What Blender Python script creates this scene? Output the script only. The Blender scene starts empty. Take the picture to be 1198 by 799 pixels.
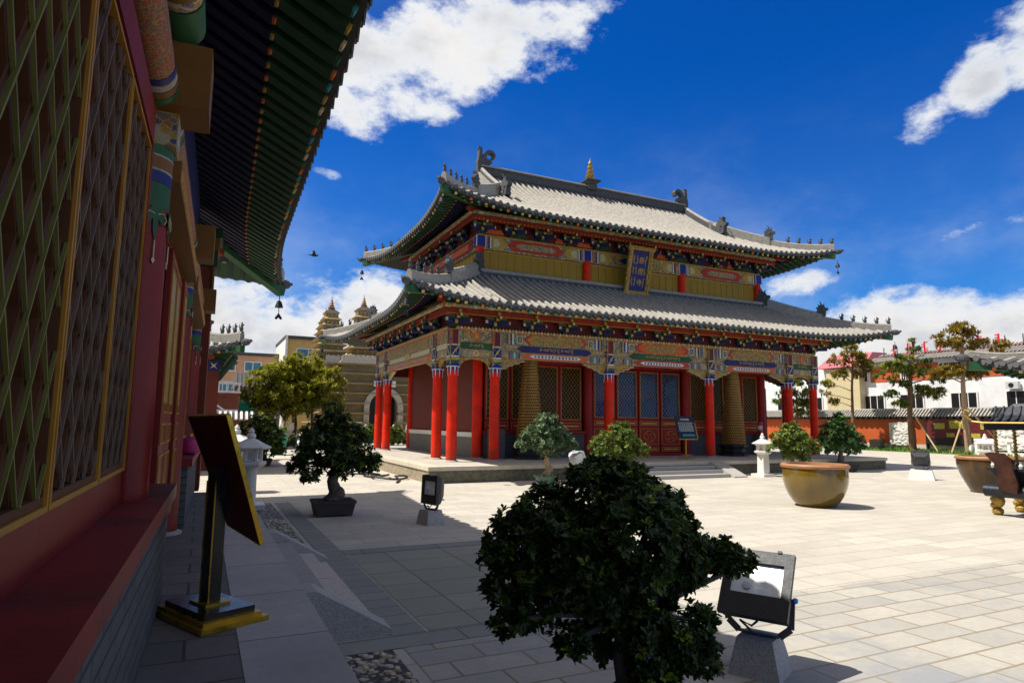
import bpy, math, random
from mathutils import Vector, Matrix
random.seed(7)
S = bpy.context.scene
COL = S.collection
sin, cos, PI = math.sin, math.cos, math.pi

# ------------------------------------------------------------------ camera
cam = bpy.data.objects.new('camera', bpy.data.cameras.new('camera'))
COL.objects.link(cam); S.camera = cam
rt = Vector((0.902, -0.4317, 0.0111)); up = Vector((-0.0636, -0.1070, 0.9922)); bk = rt.cross(up)
rt.normalize(); bk.normalize(); up = bk.cross(rt)
M = Matrix((rt, up, bk)).transposed().to_4x4(); M.translation = (0, 0, 1.85)
cam.matrix_world = M
cam.data.sensor_width = 36; cam.data.lens = 36 * 755 / 1198
cam.data.clip_start = 0.03; cam.data.clip_end = 5000

# ------------------------------------------------------------------ sky and sun
SUN = Vector((-0.952 * cos(math.radians(59.5)), 0.306 * cos(math.radians(59.5)), sin(math.radians(59.5)))).normalized()
sun = bpy.data.objects.new('sun', bpy.data.lights.new('sun', 'SUN'))
COL.objects.link(sun)
sun.data.energy = 5.0; sun.data.angle = math.radians(0.5); sun.data.color = (1.0, 0.945, 0.85)
sun.rotation_euler = SUN.to_track_quat('Z', 'Y').to_euler()
SKY_STRENGTH = 0.05
EXPOSURE = 0.42
S.view_settings.view_transform = 'Standard'; S.view_settings.look = 'None'
S.view_settings.gamma = 1; S.view_settings.exposure = EXPOSURE

world = bpy.data.worlds.new("World"); S.world = world; world.use_nodes = True


class NT:
    """small node-tree helper"""
    def __init__(s, t):
        s.t = t; s.n = t.nodes; s.l = t.links
    def new(s, ty, **kw):
        n = s.n.new(ty)
        for k, v in kw.items(): setattr(n, k, v)
        return n
    def put(s, sock, v):
        if isinstance(v, bpy.types.NodeSocket): s.l.new(v, sock)
        elif v is not None: sock.default_value = v
    def math(s, op, a, b=None, c=None, clamp=False):
        n = s.new('ShaderNodeMath', operation=op, use_clamp=clamp)
        s.put(n.inputs[0], a); s.put(n.inputs[1], b); s.put(n.inputs[2], c)
        return n.outputs[0]
    def mix(s, f, a, b, bt='MIX'):
        n = s.new('ShaderNodeMix', data_type='RGBA', blend_type=bt)
        s.put(n.inputs['Factor'], f)
        A = [i for i in n.inputs if i.name == 'A' and i.type == 'RGBA'][0]
        B = [i for i in n.inputs if i.name == 'B' and i.type == 'RGBA'][0]
        s.put(A, a if isinstance(a, bpy.types.NodeSocket) else rgba(a)); s.put(B, b if isinstance(b, bpy.types.NodeSocket) else rgba(b))
        return [o for o in n.outputs if o.type == 'RGBA'][0]
    def noise(s, vec, scale, detail=4, rough=.55, col=False):
        n = s.new('ShaderNodeTexNoise'); s.put(n.inputs['Vector'], vec)
        n.inputs['Scale'].default_value = scale; n.inputs['Detail'].default_value = detail; n.inputs['Roughness'].default_value = rough
        return n.outputs['Color' if col else 'Fac']
    def ramp(s, f, stops, const=False):
        n = s.new('ShaderNodeValToRGB'); e = n.color_ramp
        if const: e.interpolation = 'CONSTANT'
        while len(e.elements) < len(stops): e.elements.new(0.5)
        for el, (p, c) in zip(e.elements, stops): el.position = p; el.color = rgba(c)
        s.put(n.inputs[0], f); return n.outputs['Color']
    def maprange(s, v, a, b, c=0, d=1, smooth=False):
        n = s.new('ShaderNodeMapRange'); n.clamp = True
        if smooth: n.interpolation_type = 'SMOOTHSTEP'
        s.put(n.inputs[0], v)
        for i, k in enumerate((a, b, c, d)): n.inputs[i + 1].default_value = k
        return n.outputs[0]


def rgba(c):
    if isinstance(c, (int, float)): return (c, c, c, 1)
    return tuple(c) if len(c) == 4 else (*c, 1)


w = NT(world.node_tree); w.n.clear()
tc = w.new('ShaderNodeTexCoord'); sep = w.new('ShaderNodeSeparateXYZ'); w.l.new(tc.outputs['Generated'], sep.inputs[0])
skyn = w.new('ShaderNodeTexSky', sky_type='NISHITA', sun_disc=False)
skyn.sun_elevation = math.radians(59.5); skyn.sun_rotation = math.atan2(SUN.x, SUN.y)
skyn.air_density = 1.0; skyn.dust_density = 0.6; skyn.ozone_density = 4.0
hsv = w.new('ShaderNodeHueSaturation'); hsv.inputs['Saturation'].default_value = 1.35; hsv.inputs['Hue'].default_value = 0.505; hsv.inputs['Value'].default_value = 1.15
w.l.new(skyn.outputs[0], hsv.inputs['Color'])
# clouds: soft ellipses in azimuth / elevation (degrees), their outline broken by noise
az = w.math('MULTIPLY', w.math('ARCTAN2', sep.outputs[0], sep.outputs[1]), 57.2958)
el = w.math('MULTIPLY', w.math('ARCSINE', sep.outputs[2]), 57.2958)
vm = w.new('ShaderNodeVectorMath', operation='MULTIPLY'); w.l.new(tc.outputs['Generated'], vm.inputs[0]); vm.inputs[1].default_value = (1, 1, 1.7)
n1 = w.noise(vm.outputs[0], 7.5, 12, .64); n2 = w.noise(vm.outputs[0], 2.2, 6, .55)
n3 = w.noise(vm.outputs[0], 9.0, 8, .6)
# (azimuth, elevation, half width, half height, tilt degrees, density)
CLOUDS = [(20, 31.5, 12.5, 4.6, 10, 1.2), (11, 29.5, 6.5, 5, 0, 1.1), (15, 26.6, 6, 2.4, -5, .9), (28, 34, 7, 2.6, 15, 1.0), (18, 39, 15, 5, 0, 1.0),
          (59.5, 22.2, 3.0, 1.5, 30, .85), (63, 24.2, 3.2, 1.9, 35, 1.0), (66.5, 25.2, 3.6, 2.4, 10, 1.0), (70, 27, 6, 3, 0, 1), (65.2, 14.8, 2.0, .9, 10, .62), (8.5, 20.6, 1.4, .5, -8, .42), (49, 11.2, 3.0, 1.1, 8, .7), (61, 14.0, 2.2, .4, 12, .42),
          (4, 7.0, 13, 5.0, 2, 1.5), (14, 9.2, 7, 3.6, 6, 1.3), (24, 4, 10, 4.5, 0, 1), (40, 4, 14, 4.5, 0, 1.2),
          (57, 5.5, 15, 4.6, -2, 1.5), (67, 7.4, 9, 2.8, 0, 1.3), (47.5, 8.5, 4.5, 2.0, 0, 1.1),
          (-75, 18, 30, 9, 0, 1.2), (130, 24, 34, 12, 0, 1.2), (-140, 26, 30, 12, 0, 1.2), (-40, 66, 60, 15, 0, 1.2), (100, 68, 70, 15, 0, 1.2), (-70, 52, 40, 9, 0, 1.1), (150, 55, 60, 14, 0, 1.1)]  # unseen clouds overhead and behind the camera, added to fill the shade
tot = None
for (ca, ce, hw, hh, ti, de) in CLOUDS:
    t = math.radians(ti)
    dx = w.math('SUBTRACT', az, ca); dy = w.math('SUBTRACT', el, ce)
    u = w.math('ADD', w.math('MULTIPLY', dx, cos(t) / hw), w.math('MULTIPLY', dy, sin(t) / hw))
    v = w.math('ADD', w.math('MULTIPLY', dx, -sin(t) / hh), w.math('MULTIPLY', dy, cos(t) / hh))
    r2 = w.math('ADD', w.math('MULTIPLY', u, u), w.math('MULTIPLY', v, v))
    m = w.math('MULTIPLY', w.math('SUBTRACT', 1.2, r2), de)
    tot = m if tot is None else w.math('MAXIMUM', tot, m)
tot = w.math('MAXIMUM', tot, -2.0)
dens = w.math('ADD', tot, w.math('MULTIPLY', w.math('SUBTRACT', n1, .5), 6.0))
dens = w.math('ADD', dens, w.math('MULTIPLY', w.math('SUBTRACT', n2, .5), 1.2))
cf = w.maprange(dens, .12, 1.15, 0, 1, True)
thick = w.maprange(w.math('ADD', dens, w.math('MULTIPLY', w.math('SUBTRACT', n3, .5), 5.0)), .6, 3.4, 0, 1, True)
CLB = 0.66 / SKY_STRENGTH
ccol = w.mix(thick, (CLB * 1.04, CLB * 1.02, CLB * 1.0), (CLB * .66, CLB * .69, CLB * .76))
ccol = w.mix(w.maprange(dens, .2, 1.6, 0, 1), (CLB * .8, CLB * .9, CLB * 1.05), ccol)
# thin veil towards the horizon
veil = w.math('MULTIPLY', w.maprange(w.noise(vm.outputs[0], 3.0, 6, .6), .40, .72, .06, .42, True), w.maprange(el, 30, 6, 0, 1, True))
deep = w.mix(1.0, hsv.outputs[0], (.12, 1.06, 1.74), 'MULTIPLY')
# the sky is deepest blue at right angles to the sun and pales towards it and opposite it
dt = w.new('ShaderNodeVectorMath', operation='DOT_PRODUCT'); w.l.new(tc.outputs['Generated'], dt.inputs[0]); dt.inputs[1].default_value = tuple(SUN)
s2_ = w.math('SUBTRACT', 1.0, w.math('MULTIPLY', dt.outputs['Value'], dt.outputs['Value']))
pale = w.mix(1.0, skyn.outputs[0], (3.9, 2.25, 1.0), 'MULTIPLY')  # warm brightened tint, added to take the blue out of shaded surfaces
tint = w.mix(w.maprange(s2_, .36, .80, 0, 1, True), pale, deep)
base = w.mix(veil, tint, (CLB * .75, CLB * .85, CLB * 1.0))
bgc = w.mix(cf, base, ccol)
bg = w.new('ShaderNodeBackground'); w.put(bg.inputs['Color'], bgc); bg.inputs['Strength'].default_value = SKY_STRENGTH
wo = w.new('ShaderNodeOutputWorld'); w.l.new(bg.outputs[0], wo.inputs[0])


# ------------------------------------------------------------------ materials
def mat(name, col, rough=.7, var=.25, scale=6, bump=.0, bscale=30, metal=0, spec=.4, col2=None, dirt=None, stretch=None, coat=0):
    m = bpy.data.materials.new(name); m.use_nodes = True
    t = NT(m.node_tree); b = t.n['Principled BSDF']
    co = t.new('ShaderNodeTexCoord').outputs['Object']
    if stretch:
        mp = t.new('ShaderNodeVectorMath', operation='MULTIPLY'); t.l.new(co, mp.inputs[0]); mp.inputs[1].default_value = stretch; co = mp.outputs[0]
    n = t.noise(co, scale, 6, .6)
    c1 = tuple(x * (1 - var) for x in col); c2 = col2 or tuple(min(1, x * (1 + var)) for x in col)
    c = t.mix(t.maprange(n, .3, .7), c1, c2)
    if dirt:
        dn = t.noise(co, scale * .37 + .3, 8, .65)
        c = t.mix(t.maprange(dn, .52, .68, 0, dirt[1]), c, dirt[0])
    t.put(b.inputs['Base Color'], c)
    rn = t.maprange(n, .2, .8, max(0, rough - .1), min(1, rough + .1)); t.put(b.inputs['Roughness'], rn)
    b.inputs['Metallic'].default_value = metal; b.inputs['Specular IOR Level'].default_value = spec
    if coat: b.inputs['Coat Weight'].default_value = coat; b.inputs['Coat Roughness'].default_value = .15
    if bump:
        bn = t.new('ShaderNodeBump'); bn.inputs['Strength'].default_value = bump; bn.inputs['Distance'].default_value = .02
        t.put(bn.inputs['Height'], t.noise(co, bscale, 5, .6)); t.l.new(bn.outputs[0], b.inputs['Normal'])
    return m


def painted(name, pal, scale=9, line=(.55, .4, .06), lw=.06, warp=.0):
    """painted cloud and key pattern: cells of flat colour outlined in gold"""
    m = bpy.data.materials.new(name); m.use_nodes = True
    t = NT(m.node_tree); b = t.n['Principled BSDF']
    co = t.new('ShaderNodeTexCoord').outputs['Object']
    v = t.new('ShaderNodeTexVoronoi', feature='F1'); t.l.new(co, v.inputs['Vector']); v.inputs['Scale'].default_value = scale
    e = t.new('ShaderNodeTexVoronoi', feature='DISTANCE_TO_EDGE'); t.l.new(co, e.inputs['Vector']); e.inputs['Scale'].default_value = scale
    sp = t.new('ShaderNodeSeparateColor'); t.l.new(v.outputs['Color'], sp.inputs[0])
    st = [(i / len(pal), c) for i, c in enumerate(pal)]
    c = t.ramp(sp.outputs[0], st, True)
    ring = t.math('FRACT', t.math('MULTIPLY', v.outputs['Distance'], 5.0))
    c = t.mix(t.math('GREATER_THAN', ring, .84), c, line)
    c = t.mix(t.math('LESS_THAN', e.outputs['Distance'], lw), c, line)
    c = t.mix(t.maprange(t.noise(co, 3, 5), .45, .8, 0, .35), c, (.09, .07, .05))
    t.put(b.inputs['Base Color'], c); b.inputs['Roughness'].default_value = .6
    return m


def brick_mat(name, c1, c2, mortar, bw, bh, rough=.85, msize=.012, offset=.5, vertical=None, var=.18, bump=.25, stain=None, rot=0):
    m = bpy.data.materials.new(name); m.use_nodes = True
    t = NT(m.node_tree); b = t.n['Principled BSDF']
    co = t.new('ShaderNodeTexCoord').outputs['Object']
    if vertical:
        s2 = t.new('ShaderNodeSeparateXYZ'); t.l.new(co, s2.inputs[0]); cb = t.new('ShaderNodeCombineXYZ')
        if vertical == 'x': t.l.new(s2.outputs[0], cb.inputs[0])
        elif vertical == 'y': t.l.new(s2.outputs[1], cb.inputs[0])
        else: t.put(cb.inputs[0], t.math('ADD', s2.outputs[0], s2.outputs[1]))
        t.l.new(s2.outputs[2], cb.inputs[1]); uv = cb.outputs[0]
    else:
        mp = t.new('ShaderNodeMapping'); t.l.new(co, mp.inputs[0]); mp.inputs['Rotation'].default_value = (0, 0, rot); uv = mp.outputs[0]
    wob = t.new('ShaderNodeVectorMath', operation='SCALE'); t.l.new(t.noise(co, 1.7, 3, .5, True), wob.inputs[0]); wob.inputs['Scale'].default_value = .012
    ad = t.new('ShaderNodeVectorMath', operation='ADD'); t.l.new(uv, ad.inputs[0]); t.l.new(wob.outputs[0], ad.inputs[1])
    br = t.new('ShaderNodeTexBrick', offset=offset); t.l.new(ad.outputs[0], br.inputs['Vector'])
    br.inputs['Color1'].default_value = rgba(c1); br.inputs['Color2'].default_value = rgba(c2); br.inputs['Mortar'].default_value = rgba(mortar)
    br.inputs['Scale'].default_value = 1; br.inputs['Mortar Size'].default_value = msize; br.inputs['Brick Width'].default_value = bw; br.inputs['Row Height'].default_value = bh
    br.inputs['Mortar Smooth'].default_value = .3; br.inputs['Bias'].default_value = 0
    n = t.noise(co, 1.3, 8, .65); n2_ = t.noise(co, 14, 6, .65)
    c = t.mix(t.maprange(n, .35, .68, 0, var * 1.6), br.outputs['Color'], tuple(x * .55 for x in c1))
    c = t.mix(t.maprange(n2_, .4, .75, 0, .28), c, tuple(x * .62 for x in c2))
    if stain:
        c = t.mix(t.maprange(t.noise(co, .45, 8, .7), .52, .64, 0, stain[1]), c, stain[0])
    t.put(b.inputs['Base Color'], c); b.inputs['Roughness'].default_value = rough; b.inputs['Specular IOR Level'].default_value = .3
    bn = t.new('ShaderNodeBump'); bn.inputs['Strength'].default_value = bump; bn.inputs['Distance'].default_value = .015
    h = t.math('ADD', t.math('MULTIPLY', br.outputs['Fac'], -1.2), t.math('MULTIPLY', n2_, .7))
    t.put(bn.inputs['Height'], h); t.l.new(bn.outputs[0], b.inputs['Normal'])
    return m


def pebble_mat():
    m = bpy.data.materials.new('pebbles_set_in_mortar'); m.use_nodes = True
    t = NT(m.node_tree); b = t.n['Principled BSDF']
    co = t.new('ShaderNodeTexCoord').outputs['Object']
    v = t.new('ShaderNodeTexVoronoi', feature='F1'); t.l.new(co, v.inputs['Vector']); v.inputs['Scale'].default_value = 17
    sp = t.new('ShaderNodeSeparateColor'); t.l.new(v.outputs['Color'], sp.inputs[0])
    c = t.ramp(sp.outputs[0], [(0, (.30, .22, .13)), (.25, (.48, .38, .24)), (.5, (.35, .30, .22)), (.75, (.55, .47, .34)), (.93, (.14, .12, .1))])
    c = t.mix(t.maprange(v.outputs['Distance'], .38, .52), c, (.035, .03, .025))
    c = t.mix(t.maprange(t.noise(co, 1.1, 3), .52, .56, 0, .75), c, (.05, .045, .04))
    t.put(b.inputs['Base Color'], c); b.inputs['Roughness'].default_value = .6
    bn = t.new('ShaderNodeBump'); bn.inputs['Strength'].default_value = .9; bn.inputs['Distance'].default_value = .03
    t.put(bn.inputs['Height'], t.math('SUBTRACT', 1, v.outputs['Distance'])); t.l.new(bn.outputs[0], b.inputs['Normal'])
    return m


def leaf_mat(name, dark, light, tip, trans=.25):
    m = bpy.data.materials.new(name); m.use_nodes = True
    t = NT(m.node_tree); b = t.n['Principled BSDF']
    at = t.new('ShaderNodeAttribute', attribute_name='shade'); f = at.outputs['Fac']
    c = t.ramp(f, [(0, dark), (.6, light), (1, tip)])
    t.put(b.inputs['Base Color'], c); b.inputs['Roughness'].default_value = .42; b.inputs['Specular IOR Level'].default_value = .35
    tr = t.new('ShaderNodeBsdfTranslucent'); t.put(tr.inputs['Color'], c)
    mx = t.new('ShaderNodeMixShader'); mx.inputs[0].default_value = trans
    out = t.n['Material Output']; t.l.new(b.outputs[0], mx.inputs[1]); t.l.new(tr.outputs[0], mx.inputs[2]); t.l.new(mx.outputs[0], out.inputs[0])
    return m


MAT = {}
def m_(k): return MAT[k]
MAT.update(
    slab=brick_mat('courtyard_slabs', (.545, .505, .43), (.445, .415, .36), (.33, .29, .23), .95, .42, var=.2, stain=((.38, .345, .29), .7)),
    slab_near=brick_mat('grey_small_slabs', (.46, .43, .37), (.35, .34, .31), (.25, .20, .13), .62, .31, var=.2, stain=((.22, .24, .27), .6), msize=.014),
    slab_big=brick_mat('shaded_big_slabs', (.33, .33, .255), (.275, .28, .23), (.09, .08, .055), .82, .62, offset=0.0, var=.14, msize=.008),  # courtyard stone in green-grey, the building's shade put into the colour
    band=brick_mat('band_stone', (.30, .30, .26), (.25, .26, .24), (.1, .09, .07), 1.1, .3, offset=0, var=.12, msize=.008),
    terr=brick_mat('terrace_floor_bricks', (.19, .165, .145), (.13, .12, .11), (.05, .045, .04), .8, .4, var=.35),
    kerb=brick_mat('granite_kerb', (.48, .455, .41), (.41, .39, .355), (.11, .10, .08), 1.15, 2.2, offset=0, var=.3, bump=.5, msize=.008, rot=PI / 2),
    granite=mat('granite', (.40, .38, .35), .8, .34, 70, .4, 120, dirt=((.2, .17, .13), .4)),
    pinkgranite=mat('pale_granite_tread', (.54, .48, .42), .8, .28, 60, .4, 120, dirt=((.24, .2, .17), .45)),
    marble=mat('white_marble', (.74, .71, .66), .55, .08, 5, .1, 40, dirt=((.42, .38, .30), .35)),
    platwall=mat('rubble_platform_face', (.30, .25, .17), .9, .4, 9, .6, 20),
    platdark=mat('shaded_platform_face', (.13, .12, .08), .9, .4, 7, .4, 20),  # darker copy of the platform face, shade put into the colour
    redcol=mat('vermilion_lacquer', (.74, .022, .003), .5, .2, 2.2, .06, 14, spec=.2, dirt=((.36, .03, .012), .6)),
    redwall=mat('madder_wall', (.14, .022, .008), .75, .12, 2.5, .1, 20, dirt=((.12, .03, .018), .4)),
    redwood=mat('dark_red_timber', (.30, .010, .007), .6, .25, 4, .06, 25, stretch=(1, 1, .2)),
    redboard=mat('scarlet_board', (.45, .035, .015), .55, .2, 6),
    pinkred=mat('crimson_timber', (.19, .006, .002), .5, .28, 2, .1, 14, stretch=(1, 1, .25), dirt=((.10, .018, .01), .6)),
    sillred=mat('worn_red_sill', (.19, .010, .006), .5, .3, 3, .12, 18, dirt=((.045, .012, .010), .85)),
    ochrewall=mat('ochre_boards', (.34, .20, .012), .6, .12, 5, .05, 30, stretch=(1, 1, .15)),
    ochre=mat('ochre_timber', (.17, .07, .008), .6, .18, 4, .08, 25, stretch=(1, .2, 1)),
    gold=mat('gold_paint', (.50, .31, .05), .45, .2, 8, .05, 30, metal=.3),
    goldrel=mat('gold_relief', (.40, .25, .05), .45, .5, 26, .9, 30, metal=.35, dirt=((.10, .045, .02), .8)),
    yellowframe=mat('yellow_frame_paint', (.36, .165, .006), .5, .15, 6),
    green=mat('green_paint', (.018, .085, .03), .6, .25, 6),
    dgreen=mat('dark_green_paint', (.01, .045, .022), .6, .25, 6),
    blue=mat('ultramarine_paint', (.012, .018, .13), .6, .25, 6),
    bblue=mat('bright_blue_paint', (.01, .025, .24), .55, .2, 6),
    cyan=mat('turquoise_paint', (.03, .22, .28), .6, .25, 8),
    orange=mat('orange_paint', (.58, .12, .025), .6, .18, 7),
    purple=mat('purple_paint', (.13, .05, .16), .6, .2, 7),
    white=mat('white_paint', (.72, .70, .66), .6, .08, 7),
    cream=mat('cream_paint', (.55, .47, .28), .6, .12, 7),
    teal=mat('verdigris_paint', (.02, .085, .075), .6, .3, 12, .1, 20),
    tile=mat('grey_clay_tile', (.315, .295, .26), .85, .25, 5, .25, 30, dirt=((.34, .32, .28), .4)),
    tileb=mat('shaded_pan_tile', (.06, .06, .06), .9, .25, 6, .3, 30),  # pan tiles darkened, shade of the grooves put into the colour
    ridge=mat('grey_clay_ridge', (.07, .073, .078), .85, .25, 6, .3, 25),
    ridgel=mat('sunlit_clay_ridge', (.30, .285, .25), .85, .2, 6, .3, 25),  # ridge clay in its sunlit tone, lightness put into the colour
    tilend=mat('tile_end', (.10, .105, .11), .85, .35, 22, .4, 40),
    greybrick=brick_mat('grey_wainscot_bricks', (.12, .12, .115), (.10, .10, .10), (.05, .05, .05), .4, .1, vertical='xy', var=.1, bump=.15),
    greylit=brick_mat('sunlit_grey_bricks', (.21, .20, .18), (.19, .185, .17), (.12, .12, .11), .3, .09, vertical='xy', var=.1, bump=.15),  # lighter copy of the wainscot brick, sunlight put into the colour
    black=mat('black_paint', (.012, .012, .013), .45, .3, 10),
    blackw=mat('black_lacquer', (.012, .011, .010), .3, .3, 10, coat=.3),
    metal=mat('dark_cast_metal', (.035, .037, .042), .5, .2, 20, .15, 60, metal=.3),
    steel=mat('galvanised_bracket', (.16, .16, .155), .55, .2, 12, metal=.6),
    palemetal=mat('pale_metal', (.55, .57, .58), .4, .1, 8, metal=.2),
    bronze=mat('blackened_bronze', (.022, .026, .035), .45, .3, 5, .2, 20, metal=.5, coat=.1),
    brownbronze=mat('brown_bronze', (.055, .02, .013), .45, .4, 5, .2, 20, metal=.4),
    ochreglaze=mat('ochre_glaze', (.15, .09, .007), .16, .22, 2.2, .04, 8, spec=.6, coat=.4, stretch=(2.2, 2.2, .5), dirt=((.09, .05, .012), .6)),
    brownglaze=mat('brown_glaze', (.055, .028, .010), .3, .4, 2.5, .05, 8, spec=.4, coat=.2, stretch=(2, 2, .5), dirt=((.11, .06, .012), .6)),
    rimclay=mat('terracotta_rim', (.33, .16, .07), .6, .2, 6, .1, 20),
    glass=mat('dark_window_glass', (.010, .010, .012), .35, .2, 3, spec=.3),
    blueglass=mat('blue_door_glass', (.035, .05, .13), .12, .25, 2, spec=.8),  # blue panes behind the door lattice
    lampglass=mat('sky_bright_lamp_glass', (.84, .88, .85), .25, .12, 9, .1, 18, spec=.9),  # sky reflection on the glass put in as near-white colour
    bark=mat('pine_bark', (.16, .085, .045), .9, .35, 8, .8, 25, stretch=(1, 1, .3)),
    palebark=mat('pale_bark', (.34, .23, .13), .85, .25, 8, .6, 20, stretch=(1, 1, .3)),
    darkbark=mat('grey_bonsai_bark', (.11, .09, .07), .9, .35, 9, .8, 22, stretch=(1, 1, .35)),
    clay=mat('dark_clay_pot', (.055, .045, .04), .8, .25, 8, .2, 30),
    greenpot=mat('green_glazed_pot', (.03, .09, .06), .3, .3, 6, coat=.3),
    soil=mat('soil', (.035, .025, .018), 1, .4, 20, .6, 40),
    pagoda=brick_mat('pagoda_bricks', (.33, .245, .115), (.25, .185, .085), (.13, .10, .06), .6, .25, vertical='xy', var=.35, bump=.4),
    pagodal=mat('pagoda_cornice', (.37, .28, .14), .9, .3, 4, .5, 12),
    paleston=mat('pale_stone', (.52, .47, .37), .85, .15, 5, .3, 20),
    aptye=mat('ochre_render', (.55, .37, .12), .85, .1, 2), aptpk=mat('salmon_render', (.50, .29, .17), .85, .1, 2),
    aptwh=mat('white_render', (.66, .68, .70), .8, .07, 1.2, dirt=((.45, .46, .47), .4)),
    orangewall=mat('orange_render', (.46, .085, .018), .8, .1, 1.5, dirt=((.42, .09, .03), .4)),
    pinkroof=mat('pink_roof_sheet', (.48, .13, .16), .6, .12, 2),
    signred=mat('red_sign_letters', (.70, .012, .02), .5, .08, 3),
    brickred=mat('brown_red_brick', (.20, .06, .035), .9, .2, 5, .3, 20),
    maroon=mat('maroon_board', (.11, .012, .014), .5, .25, 4),
    relief=mat('carved_marble', (.62, .60, .56), .8, .25, 5, 1.0, 6, dirt=((.22, .2, .18), .8)),
    grass=mat('grass_blades', (.10, .18, .025), .8, .5, 30),
    hose=mat('black_hose', (.02, .018, .016), .6, .2, 9),
    pink=mat('magenta_cloth', (.40, .02, .12), .5, .2, 5),
    extred=mat('extinguisher_red', (.50, .015, .02), .25, .1, 6, coat=.4),
    wood=mat('pale_timber_pole', (.50, .36, .2), .8, .2, 8),
    greenbanner=mat('green_banner', (.0, .30, .16), .6, .1, 5),
    bluetarp=mat('blue_sheet', (.02, .22, .62), .5, .1, 5),
    pebbles=pebble_mat(),
    earth=mat('earth_and_far_ground', (.30, .26, .2), .95, .2, .05),
    road=mat('lane_paving', (.33, .31, .27), .9, .15, .4),
    board=mat('red_brown_board_back', (.13, .014, .008), .6, .3, 4, stretch=(1, 1, .3)),
    goldedge=mat('polished_gold_trim', (.50, .30, .03), .3, .3, 8, metal=.7),
    redlamp=mat('red_lantern_silk', (.55, .01, .03), .5, .1, 5),
)
PAL1 = [(.02, .05, .20), (.02, .12, .09), (.40, .24, .04), (.42, .40, .33), (.30, .06, .03), (.03, .17, .22), (.12, .06, .13)]
PAL2 = [(.38, .36, .33), (.06, .07, .20), (.36, .22, .06), (.22, .24, .25), (.30, .10, .05), (.16, .12, .18)]
PAL3 = [(.34, .21, .03), (.26, .06, .02), (.36, .25, .06), (.12, .15, .09), (.18, .10, .10)]
MAT['paint1'] = painted('painted_key_pattern', PAL1, 13, lw=.035)
MAT['paint2'] = painted('painted_cloud_pattern', PAL2, 17, lw=.035)
MAT['paintgold'] = painted('painted_gold_dragon', PAL3, 12, line=(.46, .31, .06))
MAT['paintdark'] = painted('painted_bracket_pattern', [(.01, .05, .09), (.012, .07, .05), (.02, .02, .10), (.05, .09, .10)], 9, line=(.30, .22, .08), lw=.03)
MAT['paintred'] = painted('painted_red_gold', [(.22, .015, .010), (.26, .02, .012), (.20, .03, .015), (.10, .06, .05)], 30, line=(.32, .20, .06), lw=.05)
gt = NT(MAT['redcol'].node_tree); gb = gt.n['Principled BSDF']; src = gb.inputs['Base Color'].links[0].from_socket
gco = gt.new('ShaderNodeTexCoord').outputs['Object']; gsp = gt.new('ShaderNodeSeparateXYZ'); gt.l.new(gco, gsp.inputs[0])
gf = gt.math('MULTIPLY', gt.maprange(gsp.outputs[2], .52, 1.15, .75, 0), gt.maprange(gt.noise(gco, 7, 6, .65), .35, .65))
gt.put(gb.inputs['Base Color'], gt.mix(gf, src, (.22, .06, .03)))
MAT['leafdark'] = leaf_mat('dark_bonsai_leaf', (.014, .026, .004), (.042, .078, .008), (.22, .30, .02))
MAT['leafmid'] = leaf_mat('mid_green_leaf', (.03, .075, .02), (.07, .15, .035), (.15, .25, .06))
MAT['leafyel'] = leaf_mat('yellow_green_leaf', (.07, .11, .015), (.15, .21, .03), (.27, .33, .05))
MAT['leafgrey'] = leaf_mat('grey_green_leaf', (.05, .09, .035), (.12, .19, .08), (.25, .33, .17))
MAT['needle'] = leaf_mat('pine_needles', (.16, .17, .015), (.34, .33, .03), (.46, .40, .05), .45)
MAT['needlegreen'] = leaf_mat('green_pine_needles', (.05, .09, .015), (.12, .18, .025), (.24, .26, .04), .35)
MAT['needleor'] = leaf_mat('rusty_pine_needles', (.17, .12, .02), (.33, .22, .03), (.30, .30, .06), .4)


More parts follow.
